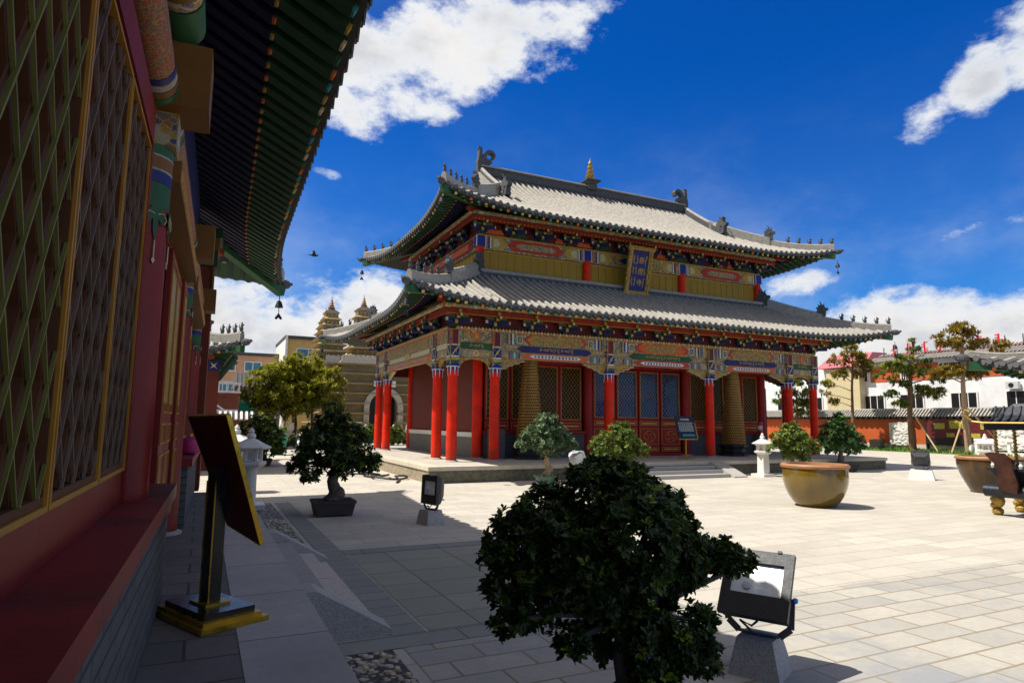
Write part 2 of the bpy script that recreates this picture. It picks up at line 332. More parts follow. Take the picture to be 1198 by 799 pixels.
# ------------------------------------------------------------------ mesh builder
class MB:
    def __init__(s): s.v = []; s.f = []; s.mi = []; s.mats = []; s.cur = 0; s.sh = None; s.smooth = False
    def m(s, k):
        if k not in s.mats: s.mats.append(k)
        s.cur = s.mats.index(k); return s
    def add(s, vs, fs, shade=None):
        o = len(s.v); s.v += [tuple(v) for v in vs]; s.f += [tuple(i + o for i in f) for f in fs]; s.mi += [s.cur] * len(fs)
        if shade is not None:
            if s.sh is None: s.sh = []
            s.sh += [shade] * len(fs)
        return s
    def box(s, x0, x1, y0, y1, z0, z1, M=None):
        vs = [Vector(p) for p in ((x0, y0, z0), (x1, y0, z0), (x1, y1, z0), (x0, y1, z0), (x0, y0, z1), (x1, y0, z1), (x1, y1, z1), (x0, y1, z1))]
        if M: vs = [M @ v for v in vs]
        return s.add(vs, [(0, 3, 2, 1), (4, 5, 6, 7), (0, 1, 5, 4), (1, 2, 6, 5), (2, 3, 7, 6), (3, 0, 4, 7)])
    def hexa(s, p):   # eight points, bottom ring then top ring
        return s.add(p, [(0, 3, 2, 1), (4, 5, 6, 7), (0, 1, 5, 4), (1, 2, 6, 5), (2, 3, 7, 6), (3, 0, 4, 7)])
    def frustum(s, cx, cy, z0, z1, a0, b0, a1, b1):
        return s.hexa([(cx - a0, cy - b0, z0), (cx + a0, cy - b0, z0), (cx + a0, cy + b0, z0), (cx - a0, cy + b0, z0),
                       (cx - a1, cy - b1, z1), (cx + a1, cy - b1, z1), (cx + a1, cy + b1, z1), (cx - a1, cy + b1, z1)])
    def lathe(s, prof, n=16, c=(0, 0), M=None, a0=0):
        vs = []
        for r, z in prof:
            for i in range(n):
                a = a0 + 2 * PI * i / n; vs.append(Vector((c[0] + r * cos(a), c[1] + r * sin(a), z)))
        if M: vs = [M @ v for v in vs]
        fs = []
        for j in range(len(prof) - 1):
            for i in range(n):
                k = (i + 1) % n; fs.append((j * n + i, j * n + k, (j + 1) * n + k, (j + 1) * n + i))
        fs.append(tuple(range(n - 1, -1, -1))); L = (len(prof) - 1) * n; fs.append(tuple(range(L, L + n)))
        return s.add(vs, fs)
    def tube(s, pts, r, n=8, r2=None):
        pts = [Vector(p) for p in pts]; rings = []; N = len(pts); a = None
        for i, p in enumerate(pts):
            d = (pts[min(i + 1, N - 1)] - pts[max(i - 1, 0)]).normalized()
            if a is None:
                a = d.cross(Vector((0, 0, 1)))
                if a.length < .2: a = d.cross(Vector((1, 0, 0)))
            else: a = a - d * a.dot(d)
            a.normalize(); b = d.cross(a).normalized()
            rr = r[i] if isinstance(r, (list, tuple)) else (r if r2 is None else r + (r2 - r) * i / max(1, N - 1))
            rings.append([p + a * rr * cos(2 * PI * k / n) + b * rr * sin(2 * PI * k / n) for k in range(n)])
        vs = [v for R_ in rings for v in R_]; fs = []
        for j in range(N - 1):
            for i in range(n):
                k = (i + 1) % n; fs.append((j * n + i, j * n + k, (j + 1) * n + k, (j + 1) * n + i))
        fs.append(tuple(range(n - 1, -1, -1))); fs.append(tuple(range((N - 1) * n, N * n)))
        return s.add(vs, fs)
    def bar(s, a, b, w_, h_, up_=(0, 0, 1)):
        a = Vector(a); b = Vector(b); d = (b - a).normalized(); sd = d.cross(Vector(up_)).normalized(); u = sd.cross(d)
        sd *= w_ / 2; u *= h_ / 2
        return s.hexa([a - sd - u, a + sd - u, b + sd - u, b - sd - u, a - sd + u, a + sd + u, b + sd + u, b - sd + u])
    def sweep(s, pts, w_, h_):
        """rectangular section along a path, upright"""
        pts = [Vector(p) for p in pts]; N = len(pts); vs = []
        for i, p in enumerate(pts):
            d = pts[min(i + 1, N - 1)] - pts[max(i - 1, 0)]; d.z = 0; d.normalize(); sd = Vector((-d.y, d.x, 0)) * (w_ / 2)
            hh = h_[i] if isinstance(h_, (list, tuple)) else h_
            vs += [p - sd, p + sd, p + sd + Vector((0, 0, hh)), p - sd + Vector((0, 0, hh))]
        fs = [(3, 2, 1, 0), tuple((N - 1) * 4 + k for k in range(4))]
        for j in range(N - 1):
            for i in range(4):
                k = (i + 1) % 4; fs.append((j * 4 + i, j * 4 + k, (j + 1) * 4 + k, (j + 1) * 4 + i))
        return s.add(vs, fs)
    def extr(s, poly, o, ux, uy, d):
        """polygon (2D) in the frame o,ux,uy extruded by vector d"""
        o = Vector(o); ux = Vector(ux); uy = Vector(uy); d = Vector(d); n = len(poly)
        a = [o + ux * x + uy * y for x, y in poly]
        vs = a + [p + d for p in a]
        fs = [tuple(range(n)), tuple(range(2 * n - 1, n - 1, -1))] + [(i, (i + 1) % n + 0, (i + 1) % n + n, i + n)[::-1] for i in range(n)]
        return s.add(vs, fs)
    def ell(s, c, r, n=8, m=5, M=None):
        prof = [(max(.001, sin(PI * j / m)), -cos(PI * j / m)) for j in range(m + 1)]
        vs = []
        for q, z in prof:
            for i in range(n):
                a = 2 * PI * i / n; v = Vector((r[0] * q * cos(a), r[1] * q * sin(a), r[2] * z))
                if M: v = M @ v
                vs.append(Vector(c) + v)
        fs = []
        for j in range(m):
            for i in range(n):
                k = (i + 1) % n; fs.append((j * n + i, j * n + k, (j + 1) * n + k, (j + 1) * n + i))
        return s.add(vs, fs)
    def build(s, name, parent=None, loc=None, smooth=None):
        me = bpy.data.meshes.new(name); me.from_pydata(s.v, [], s.f)
        for k in s.mats: me.materials.append(MAT[k])
        me.polygons.foreach_set('material_index', s.mi)
        if s.sh is not None:
            a = me.attributes.new('shade', 'FLOAT', 'FACE'); a.data.foreach_set('value', s.sh)
        if smooth if smooth is not None else s.smooth:
            me.polygons.foreach_set('use_smooth', [True] * len(me.polygons))
            try: me.set_sharp_from_angle(angle=math.radians(38))
            except Exception: pass
        me.update()
        o = bpy.data.objects.new(name, me); COL.objects.link(o)
        if parent: o.parent = parent
        if loc: o.location = loc
        return o


def tag(o, label=None, cat=None, group=None, kind=None):
    if label: o['label'] = label
    if cat: o['category'] = cat
    if group: o['group'] = group
    if kind: o['kind'] = kind
    return o


def thing(name, label, cat, loc=(0, 0, 0), rz=0, group=None):
    o = bpy.data.objects.new(name, None); COL.objects.link(o); o.empty_display_size = .2
    o.location = loc; o.rotation_euler = (0, 0, rz)
    return tag(o, label, cat, group)


def dup(o, loc, rz=None, label=None, scale=None):
    c = o.copy(); COL.objects.link(c); c.location = loc
    if rz is not None: c.rotation_euler = (0, 0, rz)
    if scale: c.scale = scale
    if label: c['label'] = label
    def rec(src, dst):
        for ch in list(src.children):
            k = ch.copy(); COL.objects.link(k); k.parent = dst; rec(ch, k)
    rec(o, c); return c


def text_mesh(body, size, matk, mtx, parent, name='lettering', depth=.004, align='CENTER'):
    cu = bpy.data.curves.new(name, 'FONT'); cu.body = body; cu.size = size; cu.extrude = depth; cu.align_x = align; cu.align_y = 'CENTER'
    cu.resolution_u = 3
    t = bpy.data.objects.new('tmp_text', cu); COL.objects.link(t)
    bpy.context.view_layer.update()
    me = bpy.data.meshes.new_from_object(t.evaluated_get(bpy.context.evaluated_depsgraph_get()))
    bpy.data.objects.remove(t); bpy.data.curves.remove(cu)
    me.name = name; me.materials.clear(); me.materials.append(MAT[matk]); me.transform(mtx)
    o = bpy.data.objects.new(name, me); COL.objects.link(o)
    if parent: o.parent = parent
    return o


def frame_mtx(o, ux, uy):
    ux = Vector(ux).normalized(); uy = Vector(uy).normalized(); uz = ux.cross(uy)
    m = Matrix((ux, uy, uz)).transposed().to_4x4(); m.translation = Vector(o); return m


# ================================================================== GROUND
def sheet(name, x0, x1, y0, y1, z, k, **kw):
    b = MB().m(k); b.add([(x0, y0, z), (x1, y0, z), (x1, y1, z), (x0, y1, z)], [(0, 1, 2, 3)]); return tag(b.build(name), kind='structure', **kw)

sheet('ground', -700, 900, -500, 1100, -.012, 'earth')
sheet('courtyard_paving', -6, 56, -8, 46, 0, 'slab')
sheet('far_path', -6, 56, 46.0, 60, -.004, 'road')
sheet('paved_square', 1.95, 4.6, 5.75, 9.3, .004, 'slab_big')
sheet('near_paving', 1.62, 13.0, -6, 5.4, .004, 'slab_near')
b = MB().m('band'); b.box(.86, 4.6, 5.4, 5.72, -.01, .008); b.box(1.60, 1.92, 5.73, 15.6, -.01, .008); b.box(1.93, 4.9, 9.32, 9.62, -.01, .008)
tag(b.build('paving_border'), kind='structure')
b = MB().m('pebbles')
for (ya, yb) in ((-6, 5.39), (9.25, 15.6)):
    b.add([(.8, ya, .010), (1.52, ya, .010), (1.52, yb, .010), (.8, yb, .010)], [(0, 1, 2, 3)])
tag(b.build('pebble_strip'), kind='structure')
# real pebbles standing out of the nearest strip
b = MB().m('rimclay'); b.m('paleston'); b.m('pagodal')
random.seed(3)
for i in range(420):
    x = random.uniform(.9, 1.5); y = random.uniform(2.9, 5.35)
    if .16 > math.hypot(x - 1.2, (y - 4.75) * .6): continue
    b.m(random.choice(['paleston', 'pagodal', 'granite', 'pinkgranite']))
    r = random.uniform(.018, .032); b.ell((x, y, .012), (r * random.uniform(.8, 1.3), r, r * .6), 7, 4, Matrix.Rotation(random.uniform(0, 3), 3, 'Z'))
for i in range(500):
    x = random.uniform(.9, 1.5); y = random.uniform(9.3, 13.0)
    b.m(random.choice(['paleston', 'pagodal', 'granite', 'pinkgranite']))
    r = random.uniform(.02, .032); b.ell((x, y, .012), (r * random.uniform(.8, 1.3), r, r * .5), 6, 3)
tag(b.build('loose_pebbles', smooth=True), 'rounded tan pebbles set in the strip along the terrace foot', 'pebbles', kind='stuff')

# terrace of the near building (the building's local frame is turned slightly)
PH = math.radians(1.3)
def NL(x, y): return (x * cos(PH) + y * sin(PH), -x * sin(PH) + y * cos(PH))
NROT = Matrix.Rotation(-PH, 4, 'Z')
b = MB().m('terr'); b.box(-3, .30, -5, 14.0, -.02, .45)
b.m('granite'); b.box(.32, .82, -5, 14.0, -.02, .335)
b.m('kerb'); b.box(.303, .86, -5, 14.02, .34, .454)
o = tag(b.build('terrace'), kind='structure')

MAT['treadgrey'] = mat('grey_granite_tread', (.36, .335, .31), .8, .3, 60, .4, 120, dirt=((.22, .19, .17), .4))
st = thing('stone_steps', 'low granite steps between two sloping cheek stones at the terrace edge', 'steps', (0, 0, 0))
for (x0, x1, zt, kk, cuts) in ((.863, 1.13, .305, 'treadgrey', (6.10, 7.0, 8.0, 8.85)), (1.133, 1.40, .155, 'pinkgranite', (6.10, 7.4, 8.3, 8.85)), (1.403, 1.58, .03, 'pinkgranite', (6.10, 8.85))):
    b = MB().m(kk)
    for ya, yb in zip(cuts[:-1], cuts[1:]): b.box(x0, x1, ya + .004, yb - .004, 0, zt)
    b.build('tread', st)
for y0 in (5.76, 8.87):
    b = MB().m('granite'); b.extr([(0, 0), (.76, 0), (.76, .05), (.10, .43), (0, .43)], (.862, y0 + .33, 0), (1, 0, 0), (0, 0, 1), (0, -.33, 0)); b.build('cheek_stone', st)

# ================================================================== ROOF TOOLKIT
def smoothc(x): return max(0., min(1., x))

class Skirt:
    """hipped roof slopes round a rectangle: o = distance out from the inner rectangle, a = along the eave"""
    def __init__(s, x0, x1, y0, y1, W, Wc, L, Z, upt, omin=0):
        s.r = (x0, x1, y0, y1); s.W = W; s.Wc = Wc; s.L = L; s.Z = Z; s.up = upt; s.omin = omin
    def rng(s, side): return (s.r[0], s.r[1]) if side in 'FB' else (s.r[2], s.r[3])
    def dxs(s, side, a):
        a0, a1 = s.rng(side); return max(a - a1, a0 - a)
    def st(s, d): return smoothc((d + s.L - s.Wc) / s.L)
    def We(s, side, a): return s.W + (s.Wc - s.W) * s.st(s.dxs(side, a)) ** 2
    def z(s, side, a, o, dz=0):
        c = s.st(s.dxs(side, a)); return s.Z(o) + s.up * c ** 2.4 * max(0, o / s.Wc) + dz
    def P(s, side, a, o, dz=0):
        z = s.z(side, a, o, dz); x0, x1, y0, y1 = s.r
        return Vector({'F': (a, y0 - o, z), 'B': (a, y1 + o, z), 'L': (x0 - o, a, z), 'R': (x1 + o, a, z)}[side])
    def out(s, side): return Vector({'F': (0, -1, 0), 'B': (0, 1, 0), 'L': (-1, 0, 0), 'R': (1, 0, 0)}[side])
    def al(s, side): return Vector((1, 0, 0)) if side in 'FB' else Vector((0, 1, 0))
    def omin_at(s, side, a):
        d = s.dxs(side, a); return max(d, 0) if d > 0 else (s.omin if side in 'FB' else 0)

def roof_side(sk, side, parent, pitch=.30, detail=True, tile='tile', thick=.13, nseg=8):
    a0, a1 = sk.rng(side); lo = a0 - sk.Wc; hi = a1 + sk.Wc; n = max(2, round((hi - lo) / pitch)); p = (hi - lo) / n
    al = sk.al(side); ou = sk.out(side)
    # bed of pan tiles
    b = MB().m('tileb'); N = n; K = nseg; vs = []
    for i in range(N + 1):
        a = lo + (hi - lo) * i / N; o0 = sk.omin_at(side, a); oe = sk.We(side, a)
        for j in range(K + 1):
            o = o0 + (oe - o0) * j / K; vs.append(sk.P(side, a, o))
    for i in range(N + 1):
        a = lo + (hi - lo) * i / N; o0 = sk.omin_at(side, a); oe = sk.We(side, a)
        for j in range(K + 1):
            o = o0 + (oe - o0) * j / K; vs.append(sk.P(side, a, o, -thick))
    fs = []; H_ = (N + 1) * (K + 1)
    for i in range(N):
        for j in range(K):
            q = i * (K + 1) + j; f = (q, q + K + 1, q + K + 2, q + 1)
            fs.append(f); fs.append(tuple(x + H_ for x in f[::-1]))
        q = i * (K + 1) + K; fs.append((q, q + K + 1, q + K + 1 + H_, q + H_))
    b.add(vs, fs); b.build('tile_bed', parent)
    # rows of barrel tiles with their eave discs, and drip tiles between them
    b = MB(); r = p * .25
    for i in range(n):
        a = lo + p * (i + .5); o0 = sk.omin_at(side, a); oe = sk.We(side, a) + .02
        if oe - o0 < .08: continue
        k = max(2, int(K * (oe - o0) / (sk.W - sk.omin) + 1)); b.m(tile); ring = []
        for j in range(k + 1):
            o = o0 + (oe - o0) * j / k; c = sk.P(side, a, o, .005)
            for q in range(5):
                t = PI * q / 4; ring.append(c + al * (r * cos(t)) + Vector((0, 0, r * 1.5 * sin(t))))
        b.add(ring, [(j * 5 + q, (j + 1) * 5 + q, (j + 1) * 5 + q + 1, j * 5 + q + 1) for j in range(k) for q in range(4)])
        if detail:
            c = sk.P(side, a, oe, .02); b.m('tilend')
            pts = [(r * 1.12 * cos(2 * PI * q / 8), r * 1.12 * sin(2 * PI * q / 8)) for q in range(8)]
            b.extr(pts, c, al, (0, 0, 1), ou * .03)
            c = sk.P(side, a + p / 2, oe, -.01) if i < n - 1 else None
            if c is not None: b.extr([(-p * .3, .03), (-p * .16, -.07), (0, -.13), (p * .16, -.07), (p * .3, .03)], c, al, (0, 0, 1), ou * .02)
    b.build('barrel_tiles', parent)

MAT['nightblue'] = mat('dark_blue_soffit_paint', (.002, .003, .028), .7, .3, 6)
MAT['eavegreen'] = mat('eave_green_paint', (.010, .05, .018), .7, .3, 6)
MAT['boardred'] = mat('dim_red_board', (.24, .022, .010), .65, .3, 6)
def soffit(sk, side, parent, inner, split=.8, pitch=.30, drop=.17, gold=True, rw=.085):
    """painted underside: blue inner boards with round rafters, green outer flying rafters with bright ends"""
    a0, a1 = sk.rng(side); lo = a0 - sk.Wc + .05; hi = a1 + sk.Wc - .05; n = round((hi - lo) / pitch); p = (hi - lo) / n
    al = sk.al(side)
    def oi(a): return max(inner, sk.dxs(side, a))
    def om(a): return max(oi(a), sk.We(side, a) - split)
    for nm, k, fa, fb, dd in (('soffit_boards', 'nightblue', oi, lambda a: om(a), drop), ('eave_boards', 'dgreen', om, lambda a: sk.We(side, a) - .06, drop - .02)):
        b = MB().m(k); vs = []
        for i in range(n + 1):
            a = lo + p * i
            for j in range(4):
                o = fa(a) + (fb(a) - fa(a)) * j / 3; vs.append(sk.P(side, a, o, -dd))
        b.add(vs, [(i * 4 + j, i * 4 + j + 1, i * 4 + j + 5, i * 4 + j + 4) for i in range(n) for j in range(3)]); b.build(nm, parent)
    b = MB()
    for i in range(n):
        a = lo + p * (i + .5); e0 = oi(a); e1 = om(a); e2 = sk.We(side, a) - .10
        if e1 - e0 > .1:
            b.m('nightblue'); q0 = sk.P(side, a, e0, -drop - .04); q1 = sk.P(side, a, e1 + .06, -drop - .05)
            b.bar(q0, q1, max(.09, rw), .09)
            if gold: b.m('orange' if i % 2 else 'gold'); d = (q1 - q0).normalized(); b.bar(q1 + d * .002, q1 + d * .03, .085, .085)
        if e2 - e1 > .1:
            b.m('eavegreen'); q0 = sk.P(side, a, e1, -drop - .02); q1 = sk.P(side, a, e2, -drop - .02); b.bar(q0, q1, rw, .08)
            if gold: b.m(['gold', 'cream', 'green', 'orange', 'cyan'][i % 5]); d = (q1 - q0).normalized(); b.bar(q1 + d * .002, q1 + d * .03, .095, .085)
    o = b.build('rafters', parent)

def beast_mesh(kind='small'):
    b = MB().m('ridge')
    if kind == 'small':       # seated figure about 0.33 m high facing +x
        b.box(-.08, .08, -.05, .05, 0, .04); b.ell((0, 0, .13), (.075, .055, .11), 8, 5); b.ell((.03, 0, .26), (.05, .045, .055), 8, 5)
        b.ell((.075, 0, .25), (.03, .025, .025), 6, 4); b.tube([(-.05, 0, .1), (-.1, 0, .2), (-.07, 0, .3)], .02, 5, .008); b.ell((.01, 0, .33), (.018, .03, .04), 5, 4)
    elif kind == 'beast':     # maned dragon head, 0.6 m high facing +x
        b.box(-.22, .2, -.11, .11, 0, .1)
        b.extr([(-.2, .08), (.2, .08), (.22, .28), (.34, .34), (.33, .44), (.2, .45), (.14, .56), (.16, .72), (.06, .6), (-.02, .74), (-.06, .58), (-.16, .66), (-.16, .5), (-.27, .5), (-.2, .36), (-.28, .26)], (0, .09, 0), (1, 0, 0), (0, 0, 1), (0, -.18, 0))
        b.ell((.05, 0, .36), (.14, .13, .13), 8, 5)
        b.tube([(.0, .06, .6), (-.03, .1, .75), (-.1, .11, .84)], .022, 5, .008); b.tube([(.0, -.06, .6), (-.03, -.1, .75), (-.1, -.11, .84)], .022, 5, .008)
    else:                     # ridge-end dragon swallowing the ridge, 1.25 m high, mouth towards +x
        b.box(-.3, .35, -.16, .16, 0, .22)
        b.extr([(-.32, .1), (.36, .1), (.36, .45), (.22, .38), (.2, .5), (.38, .62), (.34, .74), (.12, .78), (.10, .92), (.26, 1.08), (.42, 1.06), (.44, .94), (.36, .9), (.38, .84), (.52, .86), (.56, 1.02), (.46, 1.18), (.26, 1.24), (.08, 1.16), (-.04, 1.0), (-.10, .8), (-.12, 1.22), (-.26, 1.24), (-.28, .8), (-.34, .6)],
               (0, .13, 0), (1, 0, 0), (0, 0, 1), (0, -.26, 0))
        b.ell((.1, 0, .62), (.16, .18, .12), 8, 5); b.box(-.3, -.12, -.08, .08, 1.22, 1.32)
    return b

BE = {}
def beast(kind, parent, loc, rz, sc=1.0, name=None):
    nm = name or {'small': 'roof_figure', 'beast': 'ridge_beast', 'dragon': 'ridge_dragon'}[kind]
    if kind not in BE: o = beast_mesh(kind).build(nm, parent, smooth=False); BE[kind] = o.data
    else: o = bpy.data.objects.new(nm, BE[kind]); COL.objects.link(o); o.parent = parent
    o.location = loc; o.rotation_euler = (0, 0, rz); o.scale = (sc,) * 3
    return o

def hip_ridge(sk, cx, cy, parent, ostart=0., nfig=5, h=.28, wdt=.2, mk='ridgel', figs=True, sc=1.0):
    """ridge down the hip at corner (cx,cy in -1,1) with its row of figures and end dragon head"""
    x0, x1, y0, y1 = sk.r; bx = x0 if cx < 0 else x1; by = y0 if cy < 0 else y1
    def Q(o, dz=0):
        c = sk.st(o); return Vector((bx + cx * o, by + cy * o, sk.Z(o) + sk.up * c ** 2.4 * (o / sk.Wc) + dz))
    pts = []; N = 14
    for i in range(N + 1):
        o = ostart + (sk.Wc + .02 - ostart) * i / N; pts.append(Q(o))
    b = MB().m(mk); k = int(N * .52)
    b.sweep(pts[:k + 1], wdt * 1.3, [h * 1.5] * (k + 1)); b.sweep(pts[k:], wdt, [h] * (N + 1 - k))
    b.m('tile'); b.tube([p + Vector((0, 0, h * 1.5 + .02)) for p in pts[:k + 1]], wdt * .42, 8); b.tube([p + Vector((0, 0, h + .02)) for p in pts[k:]], wdt * .38, 8)
    rz = math.atan2(cy, cx)
    b.m('ridge'); e = Q(sk.Wc + .02); d = Vector((cx, cy, 0)).normalized()
    b.ell(e + d * .16 + Vector((0, 0, -.02)), (.2, .13, .13), 8, 5, Matrix.Rotation(rz, 3, 'Z')); b.bar(e + d * .2 + Vector((0, 0, -.02)), e + d * .4 + Vector((0, 0, .03)), .1, .08)
    b.build('hip_ridge', parent)
    if figs:
        Lh = sk.Wc - ostart
        beast('beast', parent, Q(ostart + Lh * .50, h * 1.3), rz, .85 * sc)
        for i in range(nfig):
            beast('small', parent, Q(ostart + Lh * (.99 - .085 * i - (0 if i else 0)), h + .04), rz, 1.05 * sc)
    # corner timber
    b = MB().m('green'); q0 = Q(sk.Wc * .35, -.42); q1 = Q(sk.Wc + .05, -.24); b.bar(q0, q1, .22, .24); b.m('boardred'); b.bar(q0 + Vector((0, 0, -.2)), Q(sk.Wc * .62, -.50), .16, .14)
    b.build('hip_rafter', parent)
    return Q(sk.Wc + .1, -.42)

def wind_bell(loc, label):
    b = MB().m('black')
    b.tube([(0, 0, 0), (0, 0, -.16)], .012, 6); b.lathe([(.02, -.14), (.06, -.17), (.09, -.26), (.11, -.33)], 10)
    b.tube([(0, 0, -.3), (0, 0, -.5)], .01, 5); b.extr([(-.1, -.12), (0, .03), (.1, -.12), (.05, -.16), (0, -.1), (-.05, -.16)], (0, .006, -.5), (1, 0, 0), (0, 0, 1), (0, -.012, 0))
    o = b.build('wind_bell', loc=loc); tag(o, label, 'wind bell', 'bronze bells under the roof corners'); return o

BR = {}
def bracket(parent, loc, rz, sc=1.0, big=False):
    key = big
    if key not in BR:
        b = MB(); m1, m2 = ('teal', 'blue')
        # local: +y inwards, -y outwards, x along the wall
        b.m('dgreen'); b.box(-.11, .11, -.13, .13, 0, .12)
        for lv in range(3):
            z = .12 + lv * .15; ext = .13 + lv * .17; wx = .26 + lv * .13 if lv < 2 else .42
            b.m('blue' if lv % 2 else 'teal'); b.box(-.05, .05, -ext - .08, .2, z, z + .10)
            b.m('gold'); b.box(-.053, .053, -ext - .095, -ext - .08, z - .01, z + .11)
            b.m('teal' if lv % 2 else 'blue'); b.box(-wx, wx, -ext + .02, -ext + .10, z + .01, z + .10)
            b.m('gold'); b.box(-wx, wx, -ext + .012, -ext + .02, z + .085, z + .10)
            for x in (-wx + .05, 0, wx - .05):
                b.m('dgreen'); b.frustum(x, -ext + .06, z + .10, z + .15, .05, .05, .075, .07); b.m('gold'); b.box(x - .07, x + .07, -ext - .014, -ext - .006, z + .135, z + .15)
            b.m('blue'); b.box(-wx, wx, .0, .08, z + .01, z + .10)
        for s_ in (-1, 1):
            b.m('blue'); b.bar((s_ * .05, -.1, .2), (s_ * .42, -.46, .2), .08, .1); b.m('cream'); b.bar((s_ * .42, -.46, .2), (s_ * .435, -.475, .2), .085, .1)
        b.m('teal'); b.bar((0, -.3, .4), (0, -.66, .34), .07, .09); b.m('cream'); b.bar((0, -.66, .34), (0, -.68, .34), .075, .09)
        o = b.build('bracket_set', parent); BR[key] = o.data
    else:
        o = bpy.data.objects.new('bracket_set', BR[key]); COL.objects.link(o); o.parent = parent
    o.location = loc; o.rotation_euler = (0, 0, rz); o.scale = (sc,) * 3
    return o

# ================================================================== MAIN HALL
hall = thing('temple_hall', 'double eaved temple hall with red columns, grey tiled roofs and painted beams', 'temple', (16.7, 26.2, 0))
class Rel:
    """builder that stores absolute coordinates relative to its thing's empty"""
    def __init__(s, o): s.o = Vector(o)
def hb(b, name, smooth=None, par=None, thing_=hall):
    off = -thing_.location
    if par is not None and par is not thing_: off = off - par.location
    o = b.build(name, par or thing_, smooth=smooth); o.location = off; return o
inv = bpy.data.objects.new  # noqa
hall.location = (0, 0, 0)    # parts are modelled in place; the empty sits at the courtyard level of the frame origin
CX = [7.8, 9.4, 14.26, 19.34, 24.0, 25.6]; CY = [21.1, 22.7, 29.8, 31.35]
PZ = .49
b = MB().m('platwall'); b.box(6.24, 27.1, 18.75, 33.8, -.02, .375); b.m('platdark'); b.box(6.245, 27.0, 18.742, 18.748, -.02, .375)  # thin front sheet paints the shaded side darker
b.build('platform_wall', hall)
b = MB().m('slab'); b.box(6.5, 26.9, 19.0, 33.7, .35, PZ); b.build('platform_floor', hall)
b = MB().m('paleston'); b.box(6.2, 27.14, 18.70, 19.16, .375, PZ + .004); b.box(6.2, 6.68, 19.163, 33.84, .375, PZ + .004); b.box(26.7, 27.14, 19.163, 33.84, .375, PZ + .004)
b.build('platform_coping', hall)
stp = MB().m('granite')
for i in range(3): stp.box(13.6, 17.03, 18.72 - .36 * (3 - i), 18.70, 0 if i == 0 else .12 * i + .004, .12 * (i + 1) + (.0 if i < 2 else .0))
s1 = stp.build('step', hall)
b = MB().m('granite'); b.extr([(0, 0), (1.25, 0), (1.25, .04), (.12, .47), (0, .47)], (17.05, 18.70, 0), (0, -1, 0), (0, 0, 1), (.62, 0, 0)); b.build('cheek_stone', hall)

def column(x, y, z0, z1, r, parent, k='redcol', cap=True, base=True, name='column'):
    b = MB().m(k); b.lathe([(r, z0 + .03), (r * .985, (z0 + z1) / 2), (r * .93, z1)], 20, (x, y))
    o = b.build(name, parent, smooth=True)
    if base:
        b = MB().m('granite'); b.lathe([(r * 1.35, z0 - .01), (r * 1.35, z0 + .02), (r * 1.1, z0 + .05)], 20, (x, y)); b.build('column_base', o)
    if cap:
        b = MB().m('bblue'); b.lathe([(r * .96, z1 - .10), (r * .98, z1)], 16, (x, y))
        for i in range(8):
            a = PI * i / 4; t = Vector((-sin(a), cos(a), 0)); c = Vector((x + r * .95 * cos(a), y + r * .95 * sin(a), 0)); n = Vector((cos(a), sin(a), 0)) * .014
            b.m('bblue'); b.extr([(-.06, z1 + .05), (-.05, z1 - .10), (0, z1 - .24), (.05, z1 - .10), (.06, z1 + .05)], c, t, (0, 0, 1), n)
            b.m('white'); b.extr([(-.018, z1 - .02), (-.02, z1 - .10), (0, z1 - .32), (.02, z1 - .10), (.018, z1 - .02)], c + n, t, (0, 0, 1), n * .5)
        b.build('painted_collar', o)
        b = MB().m('paint1'); b.box(x - r, x + r, y - r, y + r, z1, 5.06)
        for (sx, sy, ax, ay) in ((0, -1, 1, 0), (-1, 0, 0, 1), (0, 1, 1, 0), (1, 0, 0, 1)):
            for (za, zb, kk) in ((z1 + .02, z1 + .10, 'cream'), (z1 + .14, z1 + .20, 'green'), (z1 + .24, z1 + .30, 'gold'), (z1 + .33, z1 + .37, 'white'), (z1 + .38, z1 + .72, 'blue'), (z1 + .73, z1 + .77, 'cream'), (z1 + .79, z1 + 1.28, 'maroon')):
                o_ = Vector((x + sx * (r + .001), y + sy * (r + .001), 0)); b.m(kk)
                b.extr([(-r * .8, za), (r * .8, za), (r * .8, zb), (-r * .8, zb)], o_, (ax, ay, 0), (0, 0, 1), (sx * .006, sy * .006, 0))
        for (sx, sy, ax, ay) in ((0, -1, 1, 0), (-1, 0, 0, 1)):
            o_ = Vector((x + sx * (r + .008), y + sy * (r + .008), 0)); nn_ = (sx * .004, sy * .004, 0); zc = z1 + .55
            b.m('cream')
            for q in (-1, 1): b.extr([(-.12, zc - q * .13 - .02), (-.09, zc - q * .13 - .02), (.12, zc + q * .13), (.12, zc + q * .13 + .02), (.09, zc + q * .13 + .02), (-.12, zc - q * .13)], o_, (ax, ay, 0), (0, 0, 1), nn_)
            b.m('gold'); b.extr([(.05 * cos(PI * k / 4), zc + .05 * sin(PI * k / 4)) for k in range(8)], o_ + Vector(nn_), (ax, ay, 0), (0, 0, 1), nn_)
            for u in (-.13, .11): b.m('orange' if u < 0 else 'cream'); b.extr([(u, z1 + .8), (u + .025, z1 + .8), (u + .025, z1 + 1.27), (u, z1 + 1.27)], o_, (ax, ay, 0), (0, 0, 1), nn_)
        # blue and white lambrequin at the foot of the painted part
        b.m('bblue'); b.lathe([(r * 1.25, z1 + .0), (r * 1.45, z1 + .06), (r * 1.2, z1 + .12)], 12, (x, y)); b.m('white'); b.lathe([(r * 1.3, z1 - .02), (r * 1.3, z1 + .005)], 12, (x, y))
        b.build('painted_column_head', o)
    return o

